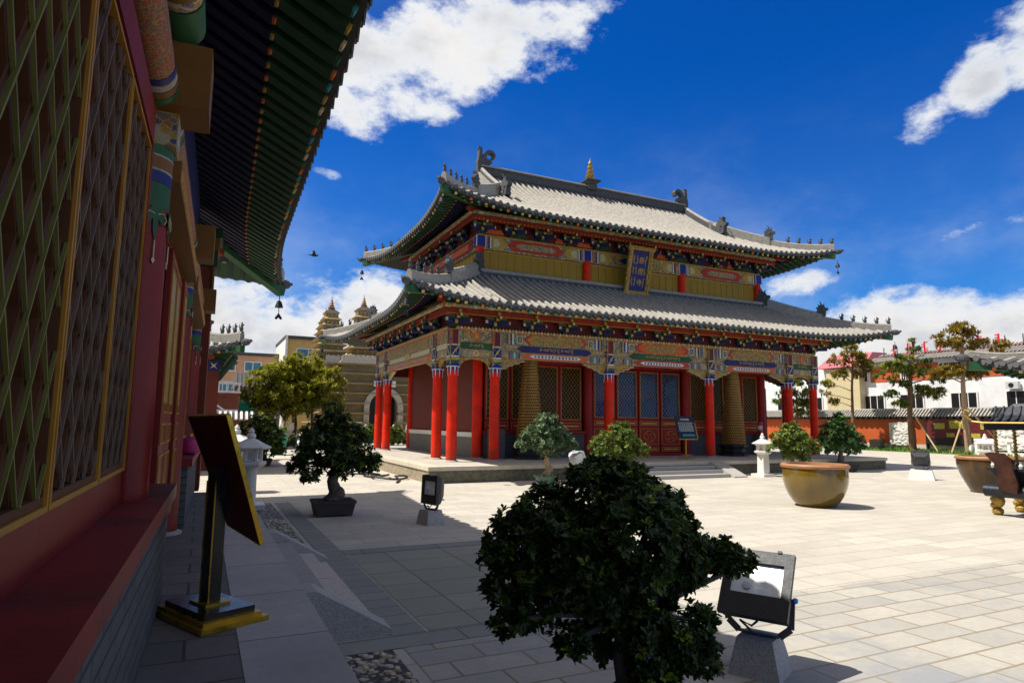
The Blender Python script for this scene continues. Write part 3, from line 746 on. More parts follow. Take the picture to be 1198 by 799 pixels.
RC = .185
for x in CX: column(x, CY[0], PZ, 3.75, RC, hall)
for y in CY[1:]: column(CX[0], y, PZ, 3.75, RC, hall)
for y in CY[1:]: column(CX[-1], y, PZ, 3.75, RC, hall)
for x in (CX[1], CX[2], CX[3], CX[4]): column(x, 22.62 if x not in (9.4, 24.0) else 22.7, PZ, 4.9, .2, hall, k='redcol' if x == 9.4 else 'redwood', cap=False)
column(9.4, 31.35, PZ, 4.9, .17, hall, cap=False)

def beam_run(p0, p1, nrm, kind, parent):
    """painted triple beam between two columns; nrm = outward direction"""
    p0 = Vector((*p0, 0)); p1 = Vector((*p1, 0)); d = (p1 - p0); Lb = d.length; d.normalize(); n = Vector((*nrm, 0)); r = RC
    def bx(bb, u0, u1, z0, z1, d0, d1):
        a = p0 + d * u0; c = p0 + d * u1
        bb.hexa([a + n * d0 + Vector((0, 0, z0)), c + n * d0 + Vector((0, 0, z0)), c + n * d1 + Vector((0, 0, z0)), a + n * d1 + Vector((0, 0, z0)),
                 a + n * d0 + Vector((0, 0, z1)), c + n * d0 + Vector((0, 0, z1)), c + n * d1 + Vector((0, 0, z1)), a + n * d1 + Vector((0, 0, z1))])
    def poly(bb, pts, dd, th): bb.extr(pts, p0 + n * dd, d, (0, 0, 1), n * th)
    u0, u1 = r + .003, Lb - r - .003; long_ = Lb > 3; side_long = Lb > 6
    b = MB().m('paint1'); bx(b, u0, u1, 4.62, 5.06, -.14, .14); o1 = b.build('painted_beam', parent)
    b = MB().m('paint2'); bx(b, u0, u1, 4.12, 4.38, -.12, .12); o2 = b.build('painted_beam', parent)
    b = MB().m('paint2'); bx(b, u0, u1, 4.383, 4.617, -.07, .07); o3 = b.build('painted_board', parent)
    b = MB().m('orange'); bx(b, .0, Lb, 5.063, 5.12, -.22, .22)
    k = int(Lb / .13)
    for i in range(k):
        u = (i + .5) * Lb / k; b.m('cream' if i % 2 else 'gold'); poly(b, [(u - .05, 5.065), (u + .05, 5.065), (u + .05, 5.12), (u, 5.17), (u - .05, 5.12)], .22, .02)
    b.build('scalloped_coping', parent)
    mu = Lb / 2
    if side_long:
        hl = Lb * .40
        b = MB().m('paintgold'); poly(b, [(mu - hl, 4.66), (mu + hl, 4.66), (mu + hl, 5.02), (mu - hl, 5.02)], .141, .02); b.build('dragon_panel', o1)
        b = MB().m('cream'); poly(b, [(mu - hl, 4.40), (mu - .35, 4.40), (mu - .35, 4.6), (mu - hl, 4.6)], .071, .05); poly(b, [(mu + .35, 4.40), (mu + hl, 4.40), (mu + hl, 4.6), (mu + .35, 4.6)], .071, .05)
        b.m('gold'); poly(b, [(mu - .3, 4.38), (mu + .3, 4.38), (mu + .42, 4.5), (mu + .3, 4.62), (mu - .3, 4.62), (mu - .42, 4.5)], .071, .08); b.build('relief_panel', o3)
        b = MB().m('orange'); poly(b, [(mu - hl - .3, 4.25), (mu - hl, 4.15), (mu + hl, 4.15), (mu + hl + .3, 4.25), (mu + hl, 4.35), (mu - hl, 4.35)], .121, .012)
        b.m('paint2'); poly(b, [(mu - hl + .2, 4.20), (mu + hl - .2, 4.20), (mu + hl - .2, 4.30), (mu - hl + .2, 4.30)], .134, .006); b.build('painted_panel', o2)
    elif long_:
        hl = 1.36
        gr = kind == 'g'
        b = MB().m('paintgold' if not gr else 'orange'); poly(b, [(mu - hl, 4.84), (mu - hl + .2, 4.66), (mu + hl - .2, 4.66), (mu + hl, 4.84), (mu + hl - .2, 5.02), (mu - hl + .2, 5.02)], .141, .012)
        b.m('paintgold'); poly(b, [(mu - hl + .5, 4.84), (mu - hl + .7, 4.72), (mu + hl - .7, 4.72), (mu + hl - .5, 4.84), (mu + hl - .7, 4.96), (mu - hl + .7, 4.96)], .154, .006)
        for s_ in (-1, 1):
            b.m('redboard'); poly(b, [(mu + s_ * hl, 4.84), (mu + s_ * (hl - .22), 4.66), (mu + s_ * (hl - .34), 4.66), (mu + s_ * (hl - .12), 4.84), (mu + s_ * (hl - .34), 5.02), (mu + s_ * (hl - .22), 5.02)][::s_], .154, .006)
            for q, kk in enumerate(('cyan', 'white', 'bblue', 'gold', 'purple', 'cyan')):
                u = mu + s_ * (hl + .36 + q * .075)
                if u0 + .03 < u < u1 - .03: b.m(kk); poly(b, [(u - .026, 4.64), (u + .026, 4.64), (u + .026, 5.04), (u - .026, 5.04)], .141, .008)
            # key fret blocks
            u = mu + s_ * (hl + .16); b.m('cream'); poly(b, [(u - .12, 4.70), (u + .12, 4.70), (u + .12, 4.98), (u - .12, 4.98)], .141, .006)
            b.m('bblue'); poly(b, [(u - .08, 4.74), (u + .08, 4.74), (u + .08, 4.94), (u - .08, 4.94)], .148, .004); b.m('gold'); poly(b, [(u - .04, 4.78), (u + .04, 4.78), (u + .04, 4.90), (u - .04, 4.90)], .153, .004)
        b.build('painted_panel', o1)
        b = MB().m('green' if gr else 'blue'); poly(b, [(mu - hl - .22, 4.5), (mu - hl, 4.39), (mu + hl, 4.39), (mu + hl + .22, 4.5), (mu + hl, 4.61), (mu - hl, 4.61)], .071, .075); o4 = b.build('inscription_board', o3)
        uy = Vector((0, 0, 1)); mtx = frame_mtx(p0 + d * mu + n * .149 + Vector((0, 0, 4.5)), d if d.cross(uy).dot(n) > 0 else -d, uy)
        text_mesh('ॐ मणि पद्मे हूँ ॐ मणि पद्मे हूँ' if Lb > 4.9 else 'ॐ मणि पद्मे हूँ ॐ मणि हूँ', .155, 'gold', mtx, o4, depth=.003)
        b = MB().m('redboard' if gr else 'orange'); poly(b, [(mu - hl - .06, 4.25), (mu - hl + .1, 4.14), (mu + hl - .1, 4.14), (mu + hl + .06, 4.25), (mu + hl - .1, 4.36), (mu - hl + .1, 4.36)], .121, .012)
        b.m('white'); poly(b, [(mu - hl + .25, 4.25), (mu - hl + .4, 4.19), (mu + hl - .4, 4.19), (mu + hl - .25, 4.25), (mu + hl - .4, 4.31), (mu - hl + .4, 4.31)], .134, .006)
        for i in range(13):
            u = mu + (i - 6) * .145; b.m(['cyan', 'purple', 'blue'][i % 3]); poly(b, [(u + .045 * cos(2 * PI * q / 8), 4.25 + .045 * sin(2 * PI * q / 8)) for q in range(8)], .141, .004)
        for s_ in (-1, 1):
            for q, kk in enumerate(('purple', 'cyan', 'cream', 'cyan', 'purple')):
                u = mu + s_ * (hl + .16 + q * .1)
                if u0 + .03 < u < u1 - .03: b.m(kk); poly(b, [(u - .034, 4.14), (u + .034, 4.14), (u + .034, 4.36), (u - .034, 4.36)], .121, .008)
        b.build('painted_panel', o2)
    else:
        b = MB().m('orange'); poly(b, [(mu + .16 * cos(2 * PI * q / 12), 4.84 + .15 * sin(2 * PI * q / 12)) for q in range(12)], .141, .012)
        b.m('gold'); poly(b, [(mu - .09, 4.80), (mu, 4.76), (mu + .09, 4.80), (mu, 4.96)], .154, .006); b.build('medallion', o1)
        b = MB().m('green' if kind != 'n' else 'cream'); poly(b, [(u0 + .02, 4.40), (u1 - .02, 4.40), (u1 - .02, 4.6), (u0 + .02, 4.6)], .071, .075); o4 = b.build('inscription_board', o3)
        if kind != 'n':
            uy = Vector((0, 0, 1)); text_mesh('ॐ मणि हूँ', .15, 'gold', frame_mtx(p0 + d * mu + n * .149 + Vector((0, 0, 4.5)), d if d.cross(uy).dot(n) > 0 else -d, uy), o4, depth=.003)
        b = MB().m('cream'); poly(b, [(mu + .12 * cos(2 * PI * q / 10), 4.25 + .11 * sin(2 * PI * q / 10)) for q in range(10)], .121, .012); b.m('gold'); poly(b, [(mu + .08 * cos(2 * PI * q / 10), 4.25 + .075 * sin(2 * PI * q / 10)) for q in range(10)], .134, .005); b.build('medallion', o2)
    # carved spandrels under the beam
    if long_:
        for s_ in (-1, 1):
            c = u0 if s_ < 0 else u1
            prof = [(0, 4.115), (1.0, 4.115), (.98, 4.05), (.82, 4.03), (.72, 3.96), (.55, 3.95), (.45, 3.87), (.30, 3.85), (.22, 3.76), (0, 3.74)]
            b = MB().m('paintgold'); poly(b, [((c + (-s_) * x), z) for x, z in prof], -.05, .10)
            b.m('cream'); pr = [(x, z) for x, z in prof[2:]]
            for i in range(len(pr) - 1):
                a1 = p0 + d * (c - s_ * pr[i][0]) + Vector((0, 0, pr[i][1])); a2 = p0 + d * (c - s_ * pr[i + 1][0]) + Vector((0, 0, pr[i + 1][1])); b.bar(a1, a2, .12, .02)
            b.build('carved_spandrel', parent)
    else:
        b = MB().m('paintgold'); z0 = 3.76; pts = [(u0, 4.115), (u0, z0)] + [(mu + (u1 - u0) / 2 * .9 * cos(PI - PI * q / 8), z0 + .28 * sin(PI * q / 8)) for q in range(9)] + [(u1, z0), (u1, 4.115)]
        poly(b, pts, -.05, .10); b.build('carved_spandrel', parent)

ks = ['g', 'b', 'g', 'b', 'g']
for i in range(5): beam_run((CX[i], CY[0]), (CX[i + 1], CY[0]), (0, -1), ks[i], hall)
for i in range(3): beam_run((CX[0], CY[i]), (CX[0], CY[i + 1]), (-1, 0), 'n', hall)
for i in range(3): beam_run((CX[-1], CY[i]), (CX[-1], CY[i + 1]), (1, 0), 'n', hall)
# gallery ceiling and the frieze behind the brackets
b = MB().m('maroon'); b.box(CX[0] - .04, CX[-1] + .04, CY[0] - .04, CY[0] + .04, 5.13, 5.85); b.box(CX[0] - .04, CX[0] + .04, CY[0] + .05, CY[-1], 5.13, 5.85); b.box(CX[-1] - .04, CX[-1] + .04, CY[0] + .05, CY[-1], 5.13, 5.85)
b.box(CX[0] - .04, CX[-1] + .04, CY[-1] + .003, CY[-1] + .08, 4.0, 5.85)
b.build('bracket_frieze', hall)
b = MB().m('maroon'); b.box(CX[0], CX[-1], CY[0], CY[-1], 5.86, 5.92); b.build('gallery_ceiling', hall)
nF = 13
for i in range(nF): bracket(hall, (CX[0] + (CX[-1] - CX[0]) * i / (nF - 1), CY[0] - .02, 5.13), 0, 1.05)
for i in range(1, 8): bracket(hall, (CX[0] - .02, CY[0] + (CY[-1] - CY[0]) * i / 7, 5.13), -PI / 2, 1.05)
b = MB().m('boardred'); b.box(CX[0] - .52, CX[-1] + .52, CY[0] - .54, CY[0] - .46, 5.52, 5.72); b.m('gold')
b.box(CX[0] - .52, CX[-1] + .52, CY[0] - .548, CY[0] - .541, 5.53, 5.55); b.m('paint1'); b.tube([(CX[0] - .6, CY[0] - .62, 5.82), (CX[-1] + .6, CY[0] - .62, 5.82)], .09, 8)
b.m('boardred'); b.box(CX[0] - .52, CX[0] - .44, CY[0] - .45, CY[-1] + .5, 5.52, 5.72); b.m('paint1'); b.tube([(CX[0] - .60, CY[0] - .6, 5.82), (CX[0] - .60, CY[-1] + .6, 5.82)], .09, 8)
b.build('eave_purlin', hall)

# inner walls
b = MB().m('redwall'); b.box(9.4, 9.62, 22.95, 31.5, PZ + .96, 5.85); b.box(23.8, 24.02, 22.95, 31.5, PZ + .96, 5.85); b.box(9.62, 23.8, 31.3, 31.5, PZ, 5.85)
b.box(24.0, 24.6, 22.95, 23.2, PZ, 3.6)
b.build('side_wall', hall)
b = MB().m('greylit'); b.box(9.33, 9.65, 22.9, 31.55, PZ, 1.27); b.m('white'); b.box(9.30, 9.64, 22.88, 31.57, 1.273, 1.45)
b.build('wainscot', hall); b = MB().m('greybrick'); b.box(23.77, 24.07, 22.9, 31.55, PZ, 1.27); b.build('wainscot', hall)
for x0, x1 in ((9.62, 14.05), (19.55, 23.8)): b = MB().m('greybrick'); b.box(x0, x1, 22.55, 22.8, PZ, 1.42); b.m('redwood'); b.box(x0 - .06, x1 + .05, 22.48, 22.82, 1.423, 1.52); b.build('front_wainscot', hall)
b = MB().m('redwood'); b.box(9.4, 24.0, 22.62, 22.86, 4.15, 5.85); b.build('front_header', hall)

MAT['purplegrey'] = mat('blue_grey_lattice_paint', (.16, .17, .26), .6, .1, 6)
def lattice(x0, x1, z0, z1, y, step, parent, k='yellowframe', glass='glass', name='window'):
    """diamond lattice panel in a red frame, facing -y"""
    f = MB().m('redwood'); fw = .07
    f.box(x0, x1, y, y + .08, z0, z0 + fw); f.box(x0, x1, y, y + .08, z1 - fw, z1); f.box(x0, x0 + fw, y, y + .08, z0 + fw, z1 - fw); f.box(x1 - fw, x1, y, y + .08, z0 + fw, z1 - fw)
    f.m('gold'); e = fw; t = .018
    f.box(x0 + e, x1 - e, y - .006, y + .02, z0 + e, z0 + e + t); f.box(x0 + e, x1 - e, y - .006, y + .02, z1 - e - t, z1 - e); f.box(x0 + e, x0 + e + t, y - .006, y + .02, z0 + e + t, z1 - e - t); f.box(x1 - e - t, x1 - e, y - .006, y + .02, z0 + e + t, z1 - e - t)
    o = f.build(name, parent)
    g = MB().m(glass); g.box(x0 + fw, x1 - fw, y + .06, y + .07, z0 + fw, z1 - fw); g.build('pane', o)
    b = MB().m(k); X0, X1, Z0, Z1 = x0 + fw + t, x1 - fw - t, z0 + fw + t, z1 - fw - t; w_ = X1 - X0; h_ = Z1 - Z0; sl = 1.35
    c = -h_
    while c < w_ * sl + h_:
        for sg in (1, -1):
            # line z = sg*sl*x + c'
            pts = []
            for xx in (0, w_):
                zz = sg * sl * xx + (c if sg > 0 else c)
                pts.append((xx, zz))
            (xa, za), (xb, zb) = pts
            def clip(xa, za, xb, zb):
                t0, t1 = 0, 1
                dz = zb - za
                for lim, s_ in ((0, 1), (h_, -1)):
                    if dz == 0: continue
                    t = (lim - za) / dz
                    if (dz > 0) == (s_ > 0): t0 = max(t0, t)
                    else: t1 = min(t1, t)
                return (t0, t1) if t1 - t0 > .01 else None
            r = clip(xa, za, xb, zb)
            if r:
                q0 = Vector((X0 + xa + (xb - xa) * r[0], y + .03 + .008 * (sg > 0), Z0 + za + (zb - za) * r[0])); q1 = Vector((X0 + xa + (xb - xa) * r[1], y + .03 + .008 * (sg > 0), Z0 + za + (zb - za) * r[1]))
                b.bar(q0, q1, .013, .02, (0, 1, 0))
        c += step
    b.build('lattice', o)
    return o

def skirt_panel(x0, x1, z0, z1, y, parent, flower=False):
    b = MB().m('redwood'); b.box(x0, x1, y, y + .06, z0, z1)
    b.m('gold'); t = .014; e = .05
    for (a0, a1, c0, c1) in ((x0 + e, x1 - e, z0 + e, z0 + e + t), (x0 + e, x1 - e, z1 - e - t, z1 - e), (x0 + e, x0 + e + t, z0 + e + t, z1 - e - t), (x1 - e - t, x1 - e, z0 + e + t, z1 - e - t)): b.box(a0, a1, y - .008, y - .0, c0, c1)
    if flower:
        cx, cz = (x0 + x1) / 2, (z0 + z1) / 2; hw = (x1 - x0) * .28; hh = (z1 - z0) * .30
        for k in range(4):
            a = PI / 4 + k * PI / 2
            b.tube([(cx + hw * (.2 + .8 * q / 5) * cos(a + .5 * sin(q)), y - .006, cz + hh * (.2 + .8 * q / 5) * sin(a + .5 * sin(q))) for q in range(6)], .012, 5)
        b.tube([(cx + hw * cos(2 * PI * q / 16), y - .006, cz + hh * sin(2 * PI * q / 16)) for q in range(17)], .01, 5)
    else: b.box(x0 + .14, x1 - .14, y - .008, y, (z0 + z1) / 2 - .03, (z0 + z1) / 2 + .03)
    return b.build('door_panel' if flower else 'window_panel', parent)

for (xa, xb) in ((9.66, 14.02), (19.58, 23.76)):
    w4 = (xb - xa) / 4
    for i in range(4):
        o = lattice(xa + i * w4 + .02, xa + (i + 1) * w4 - .02, 1.90, 4.13, 22.66, .215, hall)
        skirt_panel(xa + i * w4 + .02, xa + (i + 1) * w4 - .02, 1.53, 1.895, 22.66, hall)
xa, xb = 14.50, 19.10; w4 = (xb - xa) / 4
b = MB().m('redwood'); b.box(14.45, 19.15, 22.60, 22.85, PZ, .62); b.build('threshold', hall)
for i in range(4):
    x0, x1 = xa + i * w4 + .015, xa + (i + 1) * w4 - .015
    d = MB().m('redboard'); d.box(x0, x1, 22.72, 22.76, .63, 4.13); dd = d.build('door', hall)
    lattice(x0 + .02, x1 - .02, 2.02, 4.1, 22.63, .20, dd, k='purplegrey', glass='blueglass', name='lattice_light')
    skirt_panel(x0 + .02, x1 - .02, 1.72, 2.0, 22.65, dd); skirt_panel(x0 + .02, x1 - .02, .92, 1.70, 22.65, dd, True); skirt_panel(x0 + .02, x1 - .02, .64, .90, 22.65, dd)

# lower roof
low = Skirt(9.4, 24.0, 22.7, 29.8, 3.6, 3.95, 5.2, lambda o: 5.70 + .46 * (3.6 - o) + .015 * (3.6 - o) ** 2, .55)
lr = MB().m('ridge'); z0 = 7.50
for (x0, x1, y0, y1) in ((9.15, 24.25, 22.42, 22.66), (9.15, 9.36, 22.67, 29.83), (24.04, 24.25, 22.67, 29.83), (9.15, 24.25, 29.84, 30.08)): lr.box(x0, x1, y0, y1, z0 - .15, z0 + .12)
lr.m('tile'); lr.tube([(9.1, 22.46, z0 + .14), (24.3, 22.46, z0 + .14)], .08, 8); lr.tube([(9.2, 22.4, z0 + .14), (9.2, 30, z0 + .14)], .08, 8)
lower = lr.build('lower_roof', hall)
for s_ in 'FLRB': roof_side(low, s_, lower)
for s_ in 'FLR': soffit(low, s_, lower, 1.75)
bells = []
for cx in (-1, 1):
    for cy in (-1, 1):
        bells.append(('lower', cx, cy, hip_ridge(low, cx, cy, lower, nfig=5)))
for x, y, rz in ((9.3, 22.5, -PI * .75), (24.1, 22.5, -PI * .25)): beast('beast', lower, (x, y, 7.55), rz, 1.1)

# upper storey
b = MB().m('ochrewall'); b.box(9.46, 23.94, 22.76, 29.74, 7.3, 8.52)
n = 40
for i in range(n):
    x = 9.5 + (23.9 - 9.5) * i / n; b.box(x, x + .012, 22.745, 22.76, 7.62, 8.5)
for i in range(18):
    y = 22.8 + 6.9 * i / 18; b.box(9.445, 9.46, y, y + .012, 7.62, 8.5)
b.m('gold'); b.box(9.45, 23.95, 22.735, 22.755, 8.47, 8.52); b.build('upper_wall', hall)
for x in (9.4, 14.26, 19.34, 24.0): column(x, 22.7, 7.5, 8.62, .17, hall, cap=False, base=False, name='upper_column')
column(9.4, 29.8, 7.5, 8.62, .17, hall, cap=False, base=False, name='upper_column')
b = MB().m('paint1'); b.box(9.3, 24.1, 22.62, 29.88, 8.53, 9.12); b.m('paint1')
for x in (9.4, 14.26, 19.34, 24.0):
    b.m('bblue'); b.box(x - .17, x + .17, 22.58, 22.62, 8.64, 9.05); b.m('white'); b.box(x - .2, x - .175, 22.575, 22.62, 8.62, 9.07); b.box(x + .175, x + .2, 22.575, 22.62, 8.62, 9.07)
b.m('bblue'); b.box(9.25, 9.3, 22.66, 23.0, 8.62, 9.05); b.m('gold'); b.box(9.28, 24.12, 22.60, 22.62, 9.08, 9.12); b.build('painted_frieze', hall)
for i, (xa, xb) in enumerate(((9.6, 14.06), (14.46, 19.14), (19.54, 23.8))):
    mu = (xa + xb) / 2; y = 22.615
    b = MB()
    b.m('redboard' if i != 1 else 'paintgold'); b.extr([(mu - 1.3, 8.82), (mu - 1.0, 8.60), (mu + 1.0, 8.60), (mu + 1.3, 8.82), (mu + 1.0, 9.04), (mu - 1.0, 9.04)], (0, y, 0), (1, 0, 0), (0, 0, 1), (0, -.02, 0))
    b.m('paintred' if i != 1 else 'blue'); b.m('paint2' if i != 1 else 'blue'); b.extr([(mu - .95, 8.82), (mu - .7, 8.70), (mu + .7, 8.70), (mu + .95, 8.82), (mu + .7, 8.94), (mu - .7, 8.94)], (0, y - .02, 0), (1, 0, 0), (0, 0, 1), (0, -.01, 0))
    for s_ in (-1, 1):
        b.m('gold'); b.extr([(mu + s_ * 1.95, 8.60), (mu + s_ * 1.5, 8.60), (mu + s_ * 1.28, 8.82), (mu + s_ * 1.5, 9.04), (mu + s_ * 1.95, 9.04)][::s_], (0, y, 0), (1, 0, 0), (0, 0, 1), (0, -.012, 0))
        b.m('cream'); b.extr([(mu + s_ * 1.9, 8.66), (mu + s_ * 1.72, 8.66), (mu + s_ * 1.6, 8.82), (mu + s_ * 1.72, 8.98), (mu + s_ * 1.9, 8.98)][::s_], (0, y - .012, 0), (1, 0, 0), (0, 0, 1), (0, -.008, 0))
        for q, kk in enumerate(('white', 'bblue', 'orange')): b.m(kk); x = mu + s_ * (2.02 + q * .07); b.box(x - .025, x + .025, y - .012, y, 8.58, 9.06)
    b.build('painted_panel', hall)
b = MB().m('boardred'); b.extr([(23.2, 8.58), (29.4, 8.58), (29.4, 9.06), (23.2, 9.06)], (9.295, 0, 0), (0, 1, 0), (0, 0, 1), (-.02, 0, 0)); b.m('orange'); b.box(9.26, 9.274, 23.6, 29.0, 8.7, 8.94); b.build('painted_panel', hall)
b = MB().m('maroon'); b.box(9.38, 24.02, 22.70, 29.8, 9.12, 10.1)
for i in range(14):
    x = 9.5 + i * 1.04; b.m(['orange', 'green', 'blue', 'orange'][i % 4]); b.extr([(.12, 9.2), (.92, 9.2), (.8, 9.42), (.52, 9.36), (.24, 9.42)], (x, 22.70, 0), (1, 0, 0), (0, 0, 1), (0, -.012, 0))
b.build('bracket_frieze', hall)
for i in range(12): bracket(hall, (9.4 + 14.6 * i / 11, 22.68, 9.12), 0, 1.0)
for i in range(1, 6): bracket(hall, (9.38, 22.7 + 7.1 * i / 5, 9.12), -PI / 2, 1.0)
# curved wave boards and purlin under the upper eave
b = MB().m('boardred'); b.box(8.82, 24.58, 22.08, 22.16, 9.50, 9.68); b.box(8.80, 8.88, 22.16, 30.4, 9.50, 9.68); b.m('paint1'); b.tube([(8.8, 22.1, 9.80), (24.6, 22.1, 9.80)], .09, 8); b.tube([(8.82, 22.1, 9.80), (8.82, 30.4, 9.80)], .09, 8)
b.m('gold')
for i in range(90): x = 8.9 + i * .174; b.box(x, x + .05, 22.072, 22.08, 9.52, 9.57)
b.build('eave_purlin', hall)
upr = Skirt(10.95, 22.45, 24.2, 28.2, 3.6, 3.95, 5.2, lambda o: 9.58 + .42 * (3.6 - o) + .033 * (3.6 - o) ** 2, .56, omin=-2.0)
zr = upr.Z(-2.0)
um = MB().m('ridge'); um.box(10.8, 22.6, 26.06, 26.34, zr - .25, zr + .42); um.m('ridgel'); um.box(10.8, 22.6, 26.0, 26.4, zr + .423, zr + .47); um.m('ridge'); um.box(10.8, 22.6, 26.02, 26.38, zr + .05, zr + .10)
um.m('tile'); um.tube([(10.75, 26.2, zr + .50), (22.65, 26.2, zr + .50)], .09, 8)
upper = um.build('upper_roof', hall)
for s_ in 'FLRB': roof_side(upr, s_, upper, nseg=11)
for s_ in 'FLR': soffit(upr, s_, upper, 1.45)
for cx in (-1, 1):
    for cy in (-1, 1):
        bells.append(('upper', cx, cy, hip_ridge(upr, cx, cy, upper, nfig=5)))
for gx, sg in ((10.95, -1), (22.45, 1)):
    # gable wall, barge board and descending ridges
    b = MB().m('redboard'); N = 8
    prof = [(26.2 + t, upr.Z(-2.0 + abs(t)) - .12) for t in [(-2.0 + 4.0 * i / 16) for i in range(17)]]
    b.extr([(y, z) for y, z in prof] + [(28.2, upr.Z(0) - .2), (24.2, upr.Z(0) - .2)], (gx + sg * .1, 0, 0), (0, 1, 0), (0, 0, 1), (-sg * .12, 0, 0)); b.build('gable', upper)
    for yy in (-1, 1):
        pts = []
        for i in range(13):
            o = -2.0 + 2.75 * i / 12; y = 26.2 + yy * (2.0 + o); pts.append(Vector((gx + sg * .12, y, upr.Z(o) - .05)))
        b = MB().m('ridge'); b.sweep(pts, .26, .42); b.m('ridgel'); b.sweep([p + Vector((sg * .165, 0, -.10)) for p in pts], .06, .40); b.m('tile'); b.tube([p + Vector((0, 0, .44)) for p in pts], .085, 8); b.build('descending_ridge', upper)  # pale outer strip paints the sunlit side of the ridge
        p = pts[-1]; beast('beast', upper, (p.x, p.y, p.z + .15), PI / 2 * yy, 1.15)
    beast('dragon', upper, (gx + sg * .0, 26.2, zr + .05), 0 if sg < 0 else PI, 1.0)
b = MB().m('ridge'); b.box(16.45, 16.95, 25.95, 26.45, zr + .3, zr + .55); b.frustum(16.7, 26.2, zr + .55, zr + .72, .2, .2, .34, .34); b.box(16.3, 17.1, 25.8, 26.6, zr + .72, zr + .78)
b.m('goldrel'); b.lathe([(.24, zr + .78), (.28, zr + .86), (.16, zr + .92), (.22, zr + 1.0), (.24, zr + 1.08), (.12, zr + 1.14), (.18, zr + 1.22), (.19, zr + 1.30), (.09, zr + 1.36), (.15, zr + 1.44), (.15, zr + 1.52), (.07, zr + 1.58), (.11, zr + 1.66), (.10, zr + 1.74), (.03, zr + 1.84), (.01, zr + 1.98)], 14, (16.7, 26.2))
b.build('finial', upper, smooth=True)
for nm, cx, cy, p in bells:
    if cy > 0 and cx > 0: continue
    wind_bell(p, 'dark bell hanging from the %s roof of the main hall at its %s corner' % (nm, {(-1, -1): 'near left', (1, -1): 'right', (-1, 1): 'far left'}[(cx, cy)]))

# name board of the hall
pl = thing('name_board', 'blue upright name board in a carved gold frame under the upper eave', 'sign', (0, 0, 0))
tilt = Matrix.Rotation(math.radians(14), 4, 'X')
PM = Matrix.Translation((16.42, 22.02, 8.22)) @ tilt
def pbox(b, *a): b.box(*a, M=PM)
b = MB().m('goldrel')
pbox(b, -.62, -.42, -.07, .03, -.78, .95); pbox(b, .42, .62, -.07, .03, -.78, .95); pbox(b, -.62, .62, -.07, .03, -.98, -.78); pbox(b, -.68, .68, -.09, .03, .95, 1.12)
for i in range(26):
    t = i / 25; r = random.uniform(.05, .09)
    for x, z in ((-.56, -.8 + 1.8 * t), (.56, -.8 + 1.8 * t)): c = PM @ Vector((x + random.uniform(-.05, .05), -.08, z)); b.ell(c, (r, .04, r), 7, 4)
for i in range(16):
    t = i / 15; r = random.uniform(.05, .09)
    for z in (-.9, 1.05): c = PM @ Vector((-.6 + 1.2 * t, -.08, z + random.uniform(-.03, .03))); b.ell(c, (r, .04, r), 7, 4)
b.build('carved_frame', pl, smooth=True)
b = MB().m('blue'); pbox(b, -.419, .419, -.03, .0, -.779, .949); fld = b.build('field', pl)
ux = PM.to_3x3() @ Vector((1, 0, 0)); uy = PM.to_3x3() @ Vector((0, 0, 1))
# columns of vertical script
def script_col(b, x, z0, z1, seed, kind=0):
    rr = random.Random(seed)
    b.m('gold'); z = z1
    def sb(x0, x1, za, zb): b.box(x0, x1, -.040, -.031, za, zb, M=PM)
    sb(x - .008, x + .008, z0, z1)
    while z > z0 + .04:
        k = rr.randrange(4)
        if k == 0: sb(x - .055, x - .008, z - .02, z)
        elif k == 1: sb(x + .008, x + .05, z - .02, z); sb(x + .036, x + .05, z - .045, z - .02)
        elif k == 2: sb(x - .05, x - .036, z - .05, z); sb(x - .036, x - .008, z - .05, z - .036)
        else: sb(x - .03, x - .008, z - .016, z)
        z -= rr.uniform(.05, .075)
for x, ss in ((-.30, ((.35, .72, 1), (-.08, .24, 2), (-.58, -.2, 3))), (-.15, ((.35, .72, 4), (-.08, .24, 5), (-.58, -.2, 6))), (.30, ((.30, .74, 21), (-.12, .22, 22), (-.60, -.22, 23)))):
    b = MB()
    for (z0, z1, sd) in ss: script_col(b, x, z0, z1, sd + int(x * 100))
    b.build('script', fld)
for ch, z in (('慈', .52), ('燈', .05), ('寺', -.42)):
    text_mesh(ch, .30, 'gold', frame_mtx(PM @ Vector((.09, -.034, z)), ux, uy), fld, depth=.004)

# ================================================================== things on the hall's platform
MAT['goldtower'] = mat('aged_gilt', (.34, .20, .045), .4, .25, 12, metal=.35)
def gold_tower(loc, label):
    t = thing('prayer_tower', label, 'gold tower', loc, 0, 'tall gold towers beside the hall doors')
    b = MB().m('black'); b.lathe([(.62, 0), (.62, .12), (.5, .16), (.5, .34), (.6, .40), (.6, .48)], 8); b.build('stand', t)
    b = MB(); n = 31
    for i in range(n):
        z = .50 + i * .112; r = .52 - .27 * (i / n) ** .95
        b.m('maroon'); b.lathe([(r - .05, z), (r - .04, z + .07)], 24)
        b.m('goldtower'); b.lathe([(r - .04, z + .066), (r + .012, z + .07), (r + .016, z + .105), (r - .03, z + .112)], 28)
        k = 30
        for q in range(k):
            a = 2 * PI * (q + .5 * (i % 2)) / k; R_ = Matrix.Translation((cos(a) * (r - .03), sin(a) * (r - .03), z)) @ Matrix.Rotation(a, 4, 'Z')
            b.m('goldtower'); b.box(-.03, .028, -.018, .018, .0, .05, M=R_)
    b.build('tiers', t); return t
gold_tower((11.2, 21.85, PZ), 'tall tapering gold tower of tiny niches behind the pale trunked shrub')
gold_tower((21.25, 21.75, PZ), 'tall tapering gold tower of tiny niches on a black base beside the white lantern')

